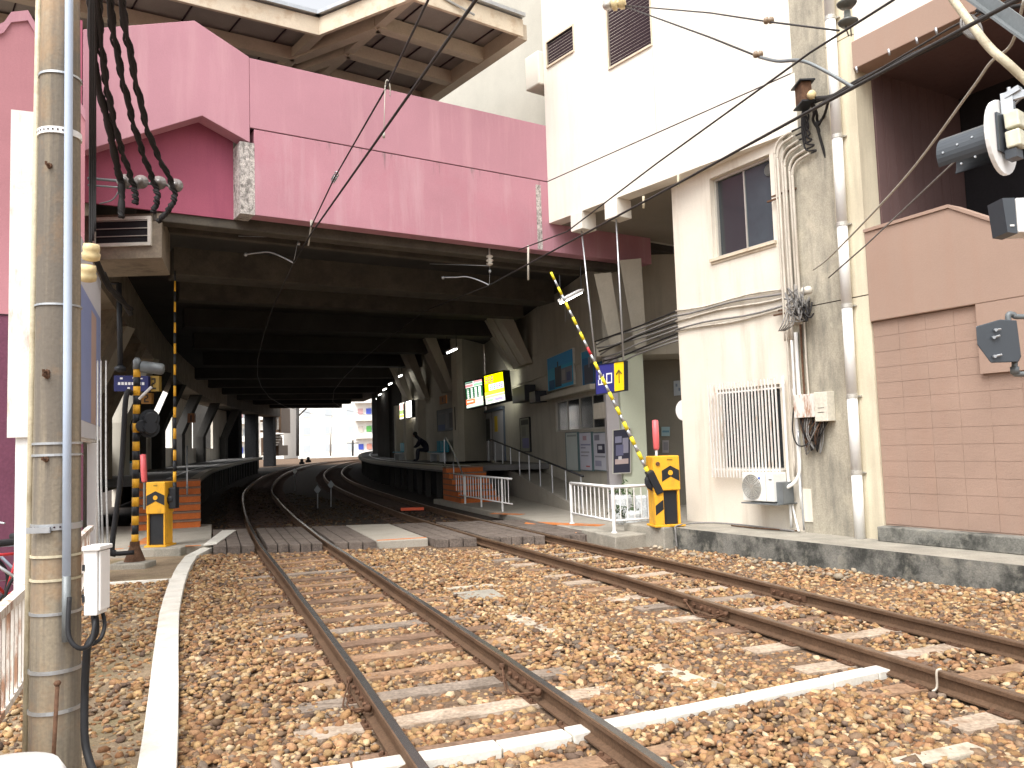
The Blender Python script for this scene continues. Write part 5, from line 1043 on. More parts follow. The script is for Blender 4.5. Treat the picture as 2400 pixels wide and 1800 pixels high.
# ================================================= DRAINPIPE, CONDUITS, BOXES ON THE WALL
dp = thing('drainpipe', 'fat white drainpipe clamped to the yellowed pilaster', 'drainpipe', tuple(FL(-.70, .13, KZ)))
sb_, _ = FL.hit(1858, 1150, .12); st_, _ = FL.hit(1792, 5, .12)
dps = lambda z: sb_+(st_-sb_)*(z-.2)/7.3
zz = [KZ, 1.05, 2.05, 3.25, 4.35, 5.55, 7.2, 12]
for a, c in zip(zz[:-1], zz[1:]):
    b = MB(); b.tube([FL(dps(a), .125, a), FL(dps(c), .125, c-.03)], .068, 18); obj('pipe_length', b, M['pvc'], dp, smooth=True)
    b = MB(); b.tube([FL(dps(c), .125, c-.05), FL(dps(c), .125, c)], .074, 18); b.box(FL, dps(c)-.09, dps(c)+.09, .035, .07, c-.035, c-.015); obj('clamp', b, M['alu'], dp)
cd = thing('conduit_bundle', 'bundle of cream conduits bending down from the black cables beside the window', 'conduit', tuple(FL(.1, .06, 3)))
for i in range(6):
    s = .33-.062*i; o_ = .07+.02*(i % 2); ztop = 5.87-.085*i; rr = .20
    ptsw = [FL(s, o_, 3.10 if i > 2 else 2.9), FL(s, o_, 4.2), FL(s, o_, ztop-rr-.1)]+[FL(s-rr+rr*math.cos(a), o_, ztop-rr+rr*math.sin(a)) for a in (0, .4, .8, 1.2, 1.57)]+[FL(s-rr-.12, o_+.02, ztop+.01)]
    b = MB(); b.tube(smooth_path(ptsw, 5), .021, 8); obj('conduit', b, M['conduit'], cd, smooth=True)
for z, m_ in ((5.05, 'rust'), (3.35, 'rust')):
    b = MB(); b.box(FL, .0, .45, .04, .06, z, z+.025); b.box(FL, .30, .52, .06, .085, z-.06, z-.035); obj('clip_bar', b, M[m_], cd)
for s, z0, z1, m_, r in ((.30, .95, 3.0, 'conduit', .018), (.22, .5, 2.9, 'pvc', .022), (.14, 1.9, 3.0, 'pvc', .03), (.05, 1.95, 3.1, 'rust', .016), (-.02, 1.95, 3.2, 'conduit', .015), (.42, .22, 2.4, 'pvc', .02), (.20, .2, 1.6, 'galv', .013)):
    b = MB(); b.tube(smooth_path([FL(s, .07, z0), FL(s+.01, .065, (z0+z1)/2), FL(s, .07, z1)], 4), r, 8); obj('riser_pipe', b, M[m_], cd, smooth=True)
# tangle of wires and a pale junction block
jb = MB(); c = at(1742, 628, 11.15); jb.lathe(c, [(.04, -.07), (.06, -.05), (.06, .05), (.03, .08)], 10, (.8, -.6, .1)); tag(obj('junction_block', jb, M['porcelain'], smooth=True), 'pale porcelain junction block on the stained pilaster', 'junction block')
wt = MB(); c = at(1722, 650, 11.2)
for i in range(26):
    a = c+Vector(rng.normal(0, .12, 3)); d = c+Vector(rng.normal(0, .12, 3)); m_ = (a+d)/2+Vector((rng.normal(0, .05), -.06+rng.normal(0, .03), -.12+rng.normal(0, .08))); a += Vector((0, 0, .05)); wt.tube(smooth_path([a, m_, d], 6), .008 if i % 3 else .014, 5)
for i in range(5): wt.tube(smooth_path([at(1700+i*4, 672, 11.3), at(1690+i*6, 700, 11.2), at(1682+i*3, 715, 11.3)], 4), .008, 5)
tag(obj('cable_tangle', wt, M['cable_grey'], smooth=True), 'tangle of grey wires below the junction block', 'cable tangle')
wt = MB(); c = at(1733, 665, 11.15)
for i in range(14):
    a = c+Vector(rng.normal(0, .08, 3)); d = c+Vector(rng.normal(0, .08, 3)); wt.tube(smooth_path([a, (a+d)/2+Vector((0, -.05, -.1)), d], 5), .012, 5)
tag(obj('cable_tangle', wt, M['cable'], smooth=True), 'dark knot of taped cables right of the grey wire tangle', 'cable tangle')
# horizontal cables across the room wall to the passage
hc = thing('wall_cables', 'wavy bundle of brownish cables crossing the cream wall above the barred window', 'cable bundle', tuple(FL(1.5, .05, 3)))
for i, (yl, yr, ym) in enumerate(((672, 622, 640), (681, 630, 650), (692, 640, 660), (712, 660, 682), (718, 668, 688))):
    pp = []
    for f in np.linspace(0, 1, 9): x = 1460+f*(1700-1460); s, z = FL.hit(x, yl+(yr-yl)*f+3*math.sin(f*7+i), .03); pp.append(FL(s, .03+.012*(i % 2), z))
    b = MB(); b.tube(pp, .016, 6); obj('cable', b, M['cable_grey'] if i % 2 else M['conduit'], hc, smooth=True)
hc2 = thing('passage_cables', 'loose dark cables hanging across the lintel left of the cream wall', 'cable bundle', tuple(at(1380, 740, 17)))
for i in range(9):
    a = at(1285+i*3, 738+i*7, 17.8); c = FL(2.70, .0, FL.hit(1462, 672+i*8, 0)[1]); m_ = a.lerp(c, .55)+Vector((0, -.1, -.12*rng.random()+.05)); b = MB(); b.tube(smooth_path([a, a.lerp(m_, .5)+Vector((0, 0, .06*math.sin(i*2))), m_, c], 6), .016, 6); obj('cable', b, M['cable_grey'] if i % 3 else M['cable'], hc2, smooth=True)
# meter boxes
bxs = thing('junction_boxes', 'rust stained cream junction box pair with a nest of wires below', 'junction box', tuple(FL(0, .1, 1.6)))
s0, z0 = FL.hit(1722, 903, .12); s1, z1 = FL.hit(1765, 850, .12); s2, z2 = FL.hit(1797, 906, .12); s3, z3 = FL.hit(1765, 848, .12)
b = MB(); b.box(FL, s1+.005, s0, .036, .18, z0, z1); obj('box', b, M['white_rust'], bxs, bevel=.006)
b = MB(); b.box(FL, s2, s3-.005, .036, .20, z2-.02, z3+.0); obj('box', b, mat('box_ivory', (.68, .64, .54), .5, .1), bxs, bevel=.006)
for k in (.10, .16): b = MB(); b.box(FL, s2+.05, s3-.06, .2, .203, z2+k, z2+k+.006); obj('slot', b, M['seam'], bxs)
for i in range(16):
    x = 1728+i*4.5; a = FL(FL.hit(x, 905, .1)[0], .10, z0); dz = rng.uniform(.25, .52); c = FL(FL.hit(1750+rng.uniform(-14, 22), 950, .1)[0], .10, z0-dz); e_ = FL(FL.hit(x+rng.uniform(-12, 16), 905, .1)[0], .13, z0)
    b = MB(); b.tube(smooth_path([a, a.lerp(c, .5)+Vector((rng.uniform(-.06, .06), 0, 0)), c, c.lerp(e_, .5)+Vector((rng.uniform(-.06, .06), 0, -.03)), e_], 5), .009, 5); obj('loop_wire', b, [M['cable'], M['rust'], M['cable_grey']][i % 3], bxs, smooth=True)
b = MB(); b.tube(smooth_path([at(1715, 880, 11.5), at(1712, 930, 11.5), at(1722, 960, 11.4), at(1740, 962, 11.3), at(1752, 948, 11.3)], 6), .010, 6); obj('loop_wire', b, M['cable'], bxs, smooth=True)
# air conditioner outdoor unit
s_l, zt = FL.hit(1602, 1021, .36); s_r, zb = FL.hit(1672, 1088, .36); s_l, s_r = max(s_l, s_r), min(s_l, s_r); w_ = s_l-s_r
acs = thing('air_conditioner', 'white air conditioner outdoor unit hung below the barred window', 'air conditioner', tuple(FL((s_l+s_r)/2, .2, zb)))
b = MB(); b.box(FL, s_r, s_l, .08, .36, zb+.02, zt); obj('casing', b, M['ac'], acs, bevel=.012)
cc = s_l-.32*w_; hh = (zt-zb)/2; b = MB(); b.lathe(FL(cc, .361, zb+hh+.01), [(hh*.84, 0), (hh*.84, .006)], 28, FL.n); g_ = obj('fan_guard', b, M['green_metal'], acs)
for k in range(7): q = MB(); q.torus(FL(cc, .37, zb+hh+.01), hh*.84*(k+1)/7, .0035, FL.n, 28, 4); obj('guard_ring', q, M['alu'], g_)
b = MB()
for k in range(8):
    a = k*math.pi/8; d = FL.d*math.cos(a)+Vector((0, 0, math.sin(a))); p = FL(cc, .372, zb+hh+.01); b.bar(p-d*hh*.84, p+d*hh*.84, .005, .005)
obj('guard_spoke', b, M['alu'], g_)
b = MB(); b.box(FL, s_r+.22*w_, s_r+.225*w_, .36, .363, zb+.03, zt-.01); obj('panel_line', b, M['green_metal'], acs)
b = MB(); b.box(FL, s_r+.40*w_, s_r+.46*w_, .361, .364, zt-.09, zt-.06); obj('logo', b, fc((.05, .12, .45)), acs)
b = MB(); b.box(FL, s_r+.03*w_, s_r+.12*w_, .361, .364, zt-.10, zt-.085); obj('name_plate', b, fc((.1, .1, .1)), acs)
b = MB(); b.box(FL, s_r-.1, s_l, .0, .40, zb-.02, zb+.0); obj('bracket', b, M['steel_grey'], acs)
b = MB(); b.box(FL, s_r-.12, s_r-.005, .08, .30, zb+.0, zb+.30); obj('side_fins', b, M['steel_grey'], acs)
b = MB(); b.tube(smooth_path([FL(s_r-.01, .26, zb+.18), FL(s_r-.10, .2, zb+.22), FL(s_r-.2, .1, zb+.33), FL(s_r-.24, .06, zb+.6), FL(s_r-.22, .06, zb+1.5), FL(s_r-.2, .06, 2.2)], 5), .026, 8); obj('line_set', b, M['pvc'], acs, smooth=True)
b = MB(); b.tube(smooth_path([FL(.42, .06, .9), FL(.40, .06, .6), FL(.30, .1, .3), FL(.18, .2, KZ+.03)], 5), .016, 6); tag(obj('drain_hose', b, M['pvc'], smooth=True), 'white hose curving down the cream wall onto the kerb', 'hose')
b = MB(); b.tube(smooth_path([FL(.3, .16, KZ+.02), FL(.8, .12, KZ+.02), FL(1.4, .10, KZ+.03), FL(1.9, .3, KZ+.04), FL(2.0, .80, KZ+.03), FL(1.95, .90, KZ-.06), FL(1.93, .90, -.12)], 6), .014, 6); tag(obj('drain_hose', b, M['cable_grey'], smooth=True), 'grey hose lying along the kerb top and dropping over its edge', 'hose')
b = MB(); b.tube([FL(.25, .10, KZ+.02), FL(1.0, .20, KZ+.015), FL(1.5, .17, KZ+.015)], .010, 6); tag(obj('iron_rod', b, M['rust'], smooth=True), 'thin rusty rod lying on the kerb below the air conditioner', 'rod')

# ================================================= UTILITY POLE AT LEFT
px0 = at(122, 1500, 4.3); pbx, pby = px0.x, 4.3
pbot = Vector((pbx-.005, pby, -.3)); ptop = Vector(at(134, -300, 4.3))
up = thing('utility_pole', 'weathered concrete utility pole with conduits and clamps at the left', 'utility pole', tuple(pbot))
b = MB(); b.lathe(pbot, [(.122, 0), (.122, .3), (.099, 3.9), (.084, (ptop-pbot).length)], 32, ptop-pbot); obj('shaft', b, M['pole'], up, smooth=True)
ax = lambda z: pbot+(ptop-pbot)*((z+.3)/(ptop.z+.3)); rad_ = lambda z: .122-.0064*z
def onpole(z, ang, e=0): c = ax(z); r = rad_(z)+e; return Vector((c.x+math.sin(ang)*r, c.y-math.cos(ang)*r, z))
b = MB(); b.tube([onpole(.95, .85, .02), onpole(2, .85, .02), onpole(5, .85, .02), onpole(6.5, .85, .02)], .021, 12); obj('conduit', b, M['blue_pvc'], up, smooth=True)
b = MB(); b.tube([onpole(.62, .85, .02), onpole(.95, .85, .02)], .021, 12); obj('conduit', b, M['steel_grey'], up, smooth=True)
b = MB(); b.tube([onpole(-.2, -1.25, .012), onpole(2, -1.25, .012), onpole(6.5, -1.25, .012)], .016, 10); obj('conduit', b, M['steel_cream'], up, smooth=True)
for z, h, m_ in ((3.62, .012, 'galv'), (3.30, .035, 'white'), (2.36, .010, 'galv'), (1.63, .012, 'galv'), (1.57, .012, 'galv'), (1.20, .032, 'galv'), (1.05, .012, 'steel_cream'), (.93, .012, 'steel_cream'), (.76, .014, 'galv'), (.47, .018, 'galv'), (.27, .018, 'galv')):
    b = MB(); c = ax(z); r = rad_(z)+.004; b.lathe((c.x, c.y, z-h/2), [(r, 0), (r+.003, 0), (r+.003, h), (r, h)], 32); obj('band', b, M[m_], up, smooth=False)
    if h > .02:
        for k in range(9): q = onpole(z, -.9+.22*k, .006); b = MB(); b.lathe(q, [(.005, -.001), (.005, .003)], 6, q-Vector((c.x, c.y, z))); obj('band_hole', b, M['seam'], up)
for z, m_ in ((3.10, 'rust'), (1.98, 'rust'), (1.55, 'rust'), (2.0, 'rust')):
    q = onpole(z, .05); b = MB(); b.tube([q, q+Vector((0, -.035, 0)), q+Vector((0, -.035, .012))], .007, 6); b.lathe(q, [(.016, 0), (.014, .010)], 8, (0, -1, 0)); obj('step_bolt', b, M[m_], up)
b = MB(); q = onpole(1.19, .5, .02); b.bar(q+Vector((-.14, -.02, 0)), q+Vector((-.02, -.02, 0)), .012, .03); obj('clamp_buckle', b, M['galv'], up)
b = MB(); q = at(124, 1480, 4.05); e_ = at(112, 1700, 4.0); b.tube([q, e_], .010, 8); b.lathe(q, [(.014, 0), (.018, .01), (.012, .02)], 8); tag(obj('ground_rod', b, M['rust'], smooth=True), 'short rusty rod with a pale cap standing against the pole foot', 'rod')
# control box with cables beside the pole
c0_, c1_ = at(181, 1190, 4.18), at(214, 1330, 4.18)
cb = thing('control_box', 'white metal control box fixed at the right of the utility pole', 'control box', (c0_.x, 4.2, c1_.z))
b = MB(); b.wbox(c0_.x, c1_.x-.012, 4.18, 4.29, c1_.z, c0_.z); b.wbox(c1_.x-.010, c1_.x+.002, 4.19, 4.29, c1_.z+.02, c0_.z-.005); obj('case', b, M['white'], cb, bevel=.006)
b = MB(); b.wbox(c0_.x-.005, c1_.x+.010, 4.165, 4.30, c0_.z-.0, c0_.z+.022); obj('lid', b, M['white'], cb, bevel=.004)
for z in (c1_.z+.07, c0_.z-.1): b = MB(); b.wbox(c0_.x-.004, c0_.x+.006, 4.172, 4.18, z, z+.03); obj('hinge', b, M['mblack'], cb)
def cabl(pts, r, label, m_='black', cat='cable', n=6, name='cable', grp=None): b = MB(); b.tube(smooth_path(pts, n), r, 8); return tag(obj(name, b, M[m_], smooth=True), label, cat, grp)
cabl([at(150, 1290, 4.15), at(148, 1370, 4.1), at(170, 1400, 4.1), at(195, 1390, 4.15), at(205, 1345, 4.2), at(205, 1325, 4.25)], .012, 'thin black cable looping from the pole conduit to the control box')
cabl([at(204, 1325, 4.28), at(206, 1365, 4.25), at(190, 1395, 4.2), at(186, 1430, 4.22), at(183, 1500, 4.25), at(183, 1590, 4.22), at(192, 1640, 4.18), at(208, 1680, 4.1)], .019, 'thick black cable dropping from the control box to the ground')
cabl([at(222, 1325, 4.28), at(226, 1350, 4.25), at(218, 1378, 4.2), at(200, 1392, 4.2)], .010, 'short black cable bending below the control box corner')
for i, x in enumerate((215, 222, 233)): cabl([at(x-4, 780, 6.5), at(x-4, 1000, 5.5), at(x-2, 1100, 4.8), at(x, 1188, 4.28)], .006, ['left', 'middle', 'right'][i]+' thin dark wire rising from the top of the control box', 'cable_grey')
# ================================================= SIGN BOARD, RAILING, BICYCLES AT LEFT
FB = Frame(-3.70, 6.2, -22.6, 1)
bb = thing('billboard', 'long white billboard on white posts running away at the left edge', 'billboard', tuple(FB(2, 0, .0)))
b = MB(); b.box(FB, 0, 6.3, -.12, -.02, 1.76, 4.22); obj('panel', b, M['white'], bb, bevel=.01)
b = MB(); b.box(FB, .05, 6.3, -.018, .0, 1.80, 4.18); obj('face', b, fc((.72, .73, .78)), bb)
b = MB(); b.box(FB, 2.4, 6.2, .0, .004, 2.0, 3.6); obj('print', b, fc((.30, .36, .62)), bb)
b = MB(); b.box(FB, 4.8, 5.5, .0045, .007, 2.0, 3.5); obj('print', b, fc((.55, .40, .35)), bb)
b = MB(); b.box(FB, -.05, -.005, -.14, .02, 1.72, 4.26); obj('edge_frame', b, M['white_lightrust'], bb)
b = MB(); b.box(FB, -.02, .14, -.09, .03, -.2, 1.75); obj('post', b, M['white'], bb, bevel=.01)
b = MB(); b.box(FB, 5.4, 5.7, -.09, .03, -.2, 1.75); obj('post', b, M['white'], bb, bevel=.01)
for i, (x, y) in enumerate(((195, 545), (187, 590))):
    c = at(x+2, y, 5.4); b = MB(); b.lathe(c, [(.03, -.06), (.055, -.05), (.06, -.01), (.05, 0), (.055, .02), (.05, .055), (.02, .06)], 14, (.2, -.3, 1)); tag(obj('strain_insulator', b, M['yel_porcelain'], smooth=True), ['upper', 'lower'][i]+' aged cream strain insulator right of the utility pole', 'insulator')
rl = thing('railing', 'rusty white metal railing receding at the lower left corner', 'railing', (-3.0, 5, 0)); FR_ = Frame(-2.5, 3.7, -23, 1)
b = MB(); b.box(FR_, -.2, 6.5, -.03, .03, .70, .75); b.box(FR_, -.2, 6.5, -.02, .02, .14, .18); obj('rail_bar', b, M['white_rust'], rl)
for k in range(48):
    s = -.1+.135*k; b = MB(); b.box(FR_, s, s+.035, -.012, .012, .18, .70); obj('picket', b, M['white_rust'], rl)
for s in (.4, 2.6, 4.8): b = MB(); b.box(FR_, s, s+.06, -.03, .03, -.2, .7); obj('post', b, M['white_rust'], rl)
b = MB(); c = onz(10, 1700, .12); b.lathe((c.x-.02, c.y-.02, -.2), [(.27, 0), (.27, .34), (.24, .39), (.0, .40)], 28); tag(obj('rounded_block', b, M['white'], smooth=True), 'rounded white painted block at the bottom left corner', 'concrete block')
def bicycle(c, head, label, col):
    t = thing('bicycle', label, 'bicycle', tuple(c), 'bicycles parked behind the railing'); F = Frame(c[0], c[1], head, 1); z = c[2]
    for s in (0, 1.05):
        b = MB(); b.torus(F(s, 0, z+.33), .32, .018, F.n, 26, 6); wl = obj('wheel', b, M['black'], t, smooth=True)
        b = MB()
        for k in range(12): a = k*math.pi/6; b.tube([F(s, 0, z+.33), F(s+.31*math.cos(a), 0, z+.33+.31*math.sin(a))], .003, 4, False)
        obj('spokes', b, M['galv'], wl)
    b = MB(); N = lambda s, zz_: F(s, 0, z+zz_)
    for a, q in (((0, .33), (.2, .78)), ((.2, .72), (.62, .70)), ((.18, .68), (.5, .30)), ((.5, .30), (.66, .82)), ((.5, .30), (1.05, .33)), ((.63, .70), (1.05, .33))): b.tube([N(*a), N(*q)], .015, 8)
    obj('frame', b, col, t, smooth=True)
    b = MB(); b.tube([F(.2, -.25, z+.98), F(.14, 0, z+1.0), F(.2, .25, z+.98)], .012, 6); b.tube([F(.17, 0, z+.78), F(.14, 0, z+1.0)], .012, 6); obj('handlebar', b, M['galv'], t, smooth=True)
    b = MB(); b.bar(F(.56, 0, z+.88), F(.82, 0, z+.88), .14, .06); obj('saddle', b, M['black'], t, bevel=.02)
    b = MB(); b.wbox(0, 0, 0, 0, 0, 0)
    k = MB(); k.box(F, -.22, .10, -.15, .15, z+.72, z+.94); obj('basket', k, mat('wire_basket_%d' % len(label), (.25, .25, .26), .5, .4, 60), t)
for i, (x, y, hd, m_) in enumerate(((-5.35, 7.3, 35, 'galv'), (-5.5, 8.0, 28, 'red'), (-5.95, 9.0, 40, 'blue_pvc'))): bicycle((x, y, -.12), hd, ['nearest silver', 'middle red framed', 'farthest bluish'][i]+' bicycle behind the white railing at left', M[m_])
b = MB(); b.flat([(-40, 2), (-4.2, 2), (-6.5, 9), (-9, 13.2), (-40, 13)][::-1], -.3, -.125); tag(obj('bicycle_yard', b, M['concrete']), kind='structure')

# ================================================= THICK CABLES AND INSULATORS AT THE OVERPASS
cabs = [((196, -60), (205, 150), (232, 260), (255, 370), (262, 400), (262, 470)), ((206, -60), (222, 130), (250, 280), (283, 385), (292, 420), (292, 440)),
        ((228, -60), (252, 110), (292, 280), (330, 390), (340, 425), (330, 460)), ((252, -60), (280, 110), (322, 290), (372, 400), (372, 440), (340, 480))]
for i, pl_ in enumerate(cabs):
    P_ = []; 
    for k, (x, y) in enumerate(pl_): Y = 7.5+min(1, (y+60)/450)*3.6; P_.append(at(x, y, Y))
    sp = smooth_path(P_, 14); b = MB(); b.tube(sp, [.030+.008*math.sin(j*.9)+(.016 if i == 0 else 0) for j in range(len(sp))], 8)
    u = Vector((1, 0, 0)); w = Vector((0, 1, 0))
    for ph in (0, 2.1): b.tube([p+u*math.cos(j*.8+ph)*.038+w*math.sin(j*.8+ph)*.038 for j, p in enumerate(sp)], .014, 5)
    tag(obj('feeder_cable', b, M['cable'], smooth=True), ['thickest leftmost', 'second', 'third', 'rightmost'][i]+' twisted black feeder cable descending from the top beside the pole', 'cable', None)
    x, y = ((281, 388), (317, 390), (356, 392), (392, 398))[i]
    c = at(x-13, y+2, 11.2); b = MB(); b.lathe(c, [(.03, -.06), (.10, -.03), (.105, -.01), (.04, .01), (.04, .06)], 14, (.3, -.9, .1)); tag(obj('disc_insulator', b, mat('glassy_insulator_%d' % i, (.20, .18, .17), .15, .3, 12, .1, .05, coat=.6), smooth=True), ['leftmost', 'second', 'third', 'rightmost'][i]+' of four glassy disc insulators holding the feeder cables', 'insulator')
b = MB(); b.tube([at(190, 385, 11.3), at(385, 402, 11.3)], .02, 6); b.tube([at(190, 400, 11.3), at(300, 408, 11.3)], .014, 6); b.tube(smooth_path([at(215, 440, 11.2), at(245, 430, 11.2), at(262, 400, 11.2)], 5), .01, 6)
tag(obj('insulator_bar', b, M['steel_grey'], smooth=True), 'thin steel bar carrying the four glassy insulators', 'bar')
for i in range(4):
    b = MB(); P_ = [at(196+i*3, -60+i*3, 7.0), at(194+i*4, 300, 9.5), at(194+i*4, 560-i*20, 9.8)]; b.tube(smooth_path(P_, 6), .012, 6); tag(obj('down_cable', b, M['cable'], smooth=True), ['first', 'second', 'third', 'fourth'][i]+' thin black cable running down just right of the pole', 'cable')
# ================================================= OVERHEAD WIRES
def wire(name, label, pts, r=.008, m_='wire', cat='wire', s=0):
    r = r*1.6; b = MB(); b.tube(pts if s == 0 else sag(pts[0], pts[-1], s), r, 6); return tag(obj(name, b, M[m_], smooth=True), label, cat)
K1, K2 = at(634, 568, 14.0), at(1057, 616, 15.5)
w1a = at(1028, 0, 5.4); e1 = (w1a-at(672, 505, 12.9)).normalized()
wire('contact_wire', 'left track contact wire sloping up across the pink overpass', [w1a+e1*6, w1a, at(672, 505, 12.9), K1], .0085)
far = [Vector((x, y, 4.75+.0*y)) for x, y in [(xat(PT1, v), v) for v in (18, 22, 28, 34, 40, 48, 58, 70, 90)]]
wire('contact_wire', 'left track contact wire continuing inside the tunnel', [K1]+far, .008)
m1a = at(925, 0, 6.2); e2 = (m1a-at(833, 192, 8.4)).normalized()
wire('messenger_wire', 'thin messenger wire above the left track contact wire', [m1a+e2*6, m1a, at(833, 192, 8.4), at(722, 385, 11.2), at(672, 490, 12.9)], .0065)
d0, d1 = at(836, 184, 8.35), at(829, 292, 8.3)
b = MB(); b.tube([d0+Vector((-.02, 0, 0)), d1], .005, 5); b.tube(smooth_path([d0+Vector((-.02, 0, 0)), d0+Vector((0, 0, .06)), d0+Vector((.03, 0, 0)), d0+Vector((.03, 0, -.12))], 5), .005, 5); b.lathe(d1, [(.012, -.03), (.016, 0), (.012, .03)], 6)
tag(obj('dropper', b, M['wire_pale'], smooth=True), 'pale looped dropper between the two left wires in front of the pink wall', 'wire dropper')
b = MB(); c = at(724, 382, 11.2); d_ = (at(833, 192, 8.4)-c).normalized(); 
for k in (-.16, -.08, 0, .12): b.torus(c+d_*k, .035, .008, (.5, .6, .4), 12, 5)
b.tube([c-d_*.28, c+d_*.2], .012, 6)
for k in range(5): b.tube([c-d_*.06*k, c-d_*.06*k+Vector((.05, 0, .02))], .006, 5)
tag(obj('wire_clamp', b, M['galv'], smooth=True), 'spiky splice clamp on the messenger wire before the overpass', 'clamp')
b = MB(); b.tube([at(672, 490, 12.9), at(666, 530, 13.2)], .012, 6); b.lathe(at(673, 482, 12.9), [(.02, -.05), (.025, 0), (.02, .05)], 8); tag(obj('dropper', b, M['wire_pale']), 'short pale hanger at the bottom edge of the pink overpass', 'wire dropper')
# registration arms in the tunnel
def reg_arm(x0, y0, xm, ym, x1, y1, Y, label, insx, insy):
    t = thing('steady_arm', label, 'steady arm', tuple(at(x0, y0, Y)))
    b = MB(); b.tube(smooth_path([at(x0, y0, Y), at((x0+xm)/2, ym+1, Y), at(xm, ym, Y), at((xm+x1)/2, (ym+y1)/2-2, Y), at(x1, y1, Y)], 6), .014, 8); obj('arm', b, M['galv'], t, smooth=True)
    b = MB(); b.lathe(at(x0-3, y0+1, Y), [(.02, -.03), (.035, 0), (.02, .03)], 8); obj('end_fitting', b, M['galv'], t, smooth=True)
    i0 = at(insx, insy, Y); b = MB(); b.lathe(i0, [(.02, -.02), (.055, 0), (.07, .02), (.03, .04), (.07, .07), (.075, .09), (.03, .12), (.07, .15), (.07, .17), (.02, .2), (.02, .45)], 12); obj('insulator', b, M['porcelain'], t, smooth=True)
    b = MB(); b.tube([at(insx-130, insy-2, Y), at(insx, insy+2, Y), at(x1, y1, Y)], .006, 5); b.lathe(at(insx, insy+14, Y), [(.02, -.03), (.03, 0), (.02, .03)], 8); obj('span_rod', b, M['galv'], t, smooth=True)
reg_arm(534, 549, 583, 545, 634, 568, 14.0, 'curved bright steady arm over the left track inside the tunnel mouth', 645, 512)
reg_arm(960, 599, 1008, 598, 1057, 616, 15.5, 'curved dim steady arm over the right track inside the tunnel mouth', 1058, 572)
e3 = (at(1749, 240, 6.3)-K2).normalized(); wire('contact_wire', 'right track contact wire rising to the upper right across the cream block', [K2, at(1465, 396, 8.5), at(1749, 240, 6.3), at(2212, -8, 4.3), at(2212, -8, 4.3)+e3*4], .0085)
far2 = [Vector((xat(PT2, v), v, 4.75)) for v in (19, 24, 30, 36, 44, 54, 66, 80)]
wire('contact_wire', 'right track contact wire continuing inside the tunnel', [K2]+far2, .008)
e4 = (at(1751, 113, 6.6)-at(1225, 500, 12.2)).normalized(); wire('messenger_wire', 'thin messenger wire over the right track crossing the cream block', [at(1120, 540, 14.8), at(1225, 500, 12.2), at(1420, 352, 9.5), at(1751, 113, 6.6), at(1930, 0, 5.7), at(1930, 0, 5.7)+e4*5], .0065)
wire('dropper', 'pale vertical hanger rod under the right end of the pink wall', [at(1141, 530, 14.7), at(1141, 605, 14.7)], .012, 'wire_pale', 'wire dropper')
for x, y, lab in ((1390, 432, 'left short hanger peg under the cream fascia'), (1465, 385, 'right short hanger peg under the cream fascia')): wire('hanger_peg', lab, [at(x, y-8, 12.2), at(x, y+18, 12.2)], .012, 'steel_cream', 'peg')
# span wires to the steady arm at upper right
wire('span_wire', 'thin span wire from the louvre insulator to the far small fitting', [at(1350, 12, 12.6), at(1535, 28, 9.4), at(1660, 47, 7.6), at(1812, 66, 6.6)], .006, cat='span wire')
wire('span_wire', 'lower thin span wire from the louvre insulator to the curved arm', [at(1350, 14, 12.6), at(1532, 80, 9.2), at(1640, 123, 7.8)], .007, cat='span wire')
for i, (x, y, Y) in enumerate(((1660, 47, 7.6), (1637, 120, 7.8))):
    c = at(x, y, Y); b = MB(); b.lathe(c-Vector((.05, 0, -.01)), [(.01, 0), (.03, .01), (.035, .04), (.02, .05), (.035, .06), (.03, .09), (.01, .10)], 10, (1, -.3, -.1)); tag(obj('strain_insulator', b, mat('brown_porcelain_%d' % i, (.30, .22, .15), .3, .3, 12), smooth=True), ['upper', 'lower'][i]+' small brown egg insulator on the span wires before the cream wall', 'insulator')
cabl([at(1640, 123, 7.8), at(1680, 132, 7.4), at(1730, 131, 7.0), at(1780, 152, 6.8), at(1845, 190, 6.6)], .016, 'curved grey steady arm in front of the pilaster top', 'steel_grey', 'steady arm', name='steady_arm')
c = at(1336, 8, 12.6); b = MB(); b.lathe(c, [(.04, -.12), (.09, -.10), (.10, -.04), (.05, -.02), (.10, .02), (.11, .08), (.04, .12)], 12, (.9, -.2, .15)); tag(obj('strain_insulator', b, M['yel_porcelain'], smooth=True), 'large yellowish insulator in front of the tall louvre at the top edge', 'insulator')
b = MB(); b.lathe(c+Vector((-.16, .1, .05)), [(.05, -.08), (.08, -.05), (.08, .08), (.05, .1)], 10, (.3, .1, 1)); tag(obj('wire_clamp', b, M['alu'], smooth=True), 'pale metal clamp left of the yellowish insulator', 'clamp')
# big disc insulators at the top
c = at(1831, 42, 6.3); b = MB()
for k in (0, .155): b.lathe(c+Vector((0, 0, k-.03)), [(.02, -.03), (.05, -.025), (.075, 0), (.08, .012), (.045, .03), (.03, .05), (.025, .10)], 16)
b.tube([c+Vector((0, 0, -.14)), c+Vector((-.02, 0, -.07)), c+Vector((0, 0, -.04))], .006, 5); b.tube([c+Vector((.02, 0, -.14)), c+Vector((.02, 0, -.07)), c+Vector((0, 0, -.04))], .006, 5)
tag(obj('suspension_insulator', b, M['dark_porcelain'], smooth=True), 'pair of stacked dark disc insulators at the top beside the drainpipe', 'insulator')
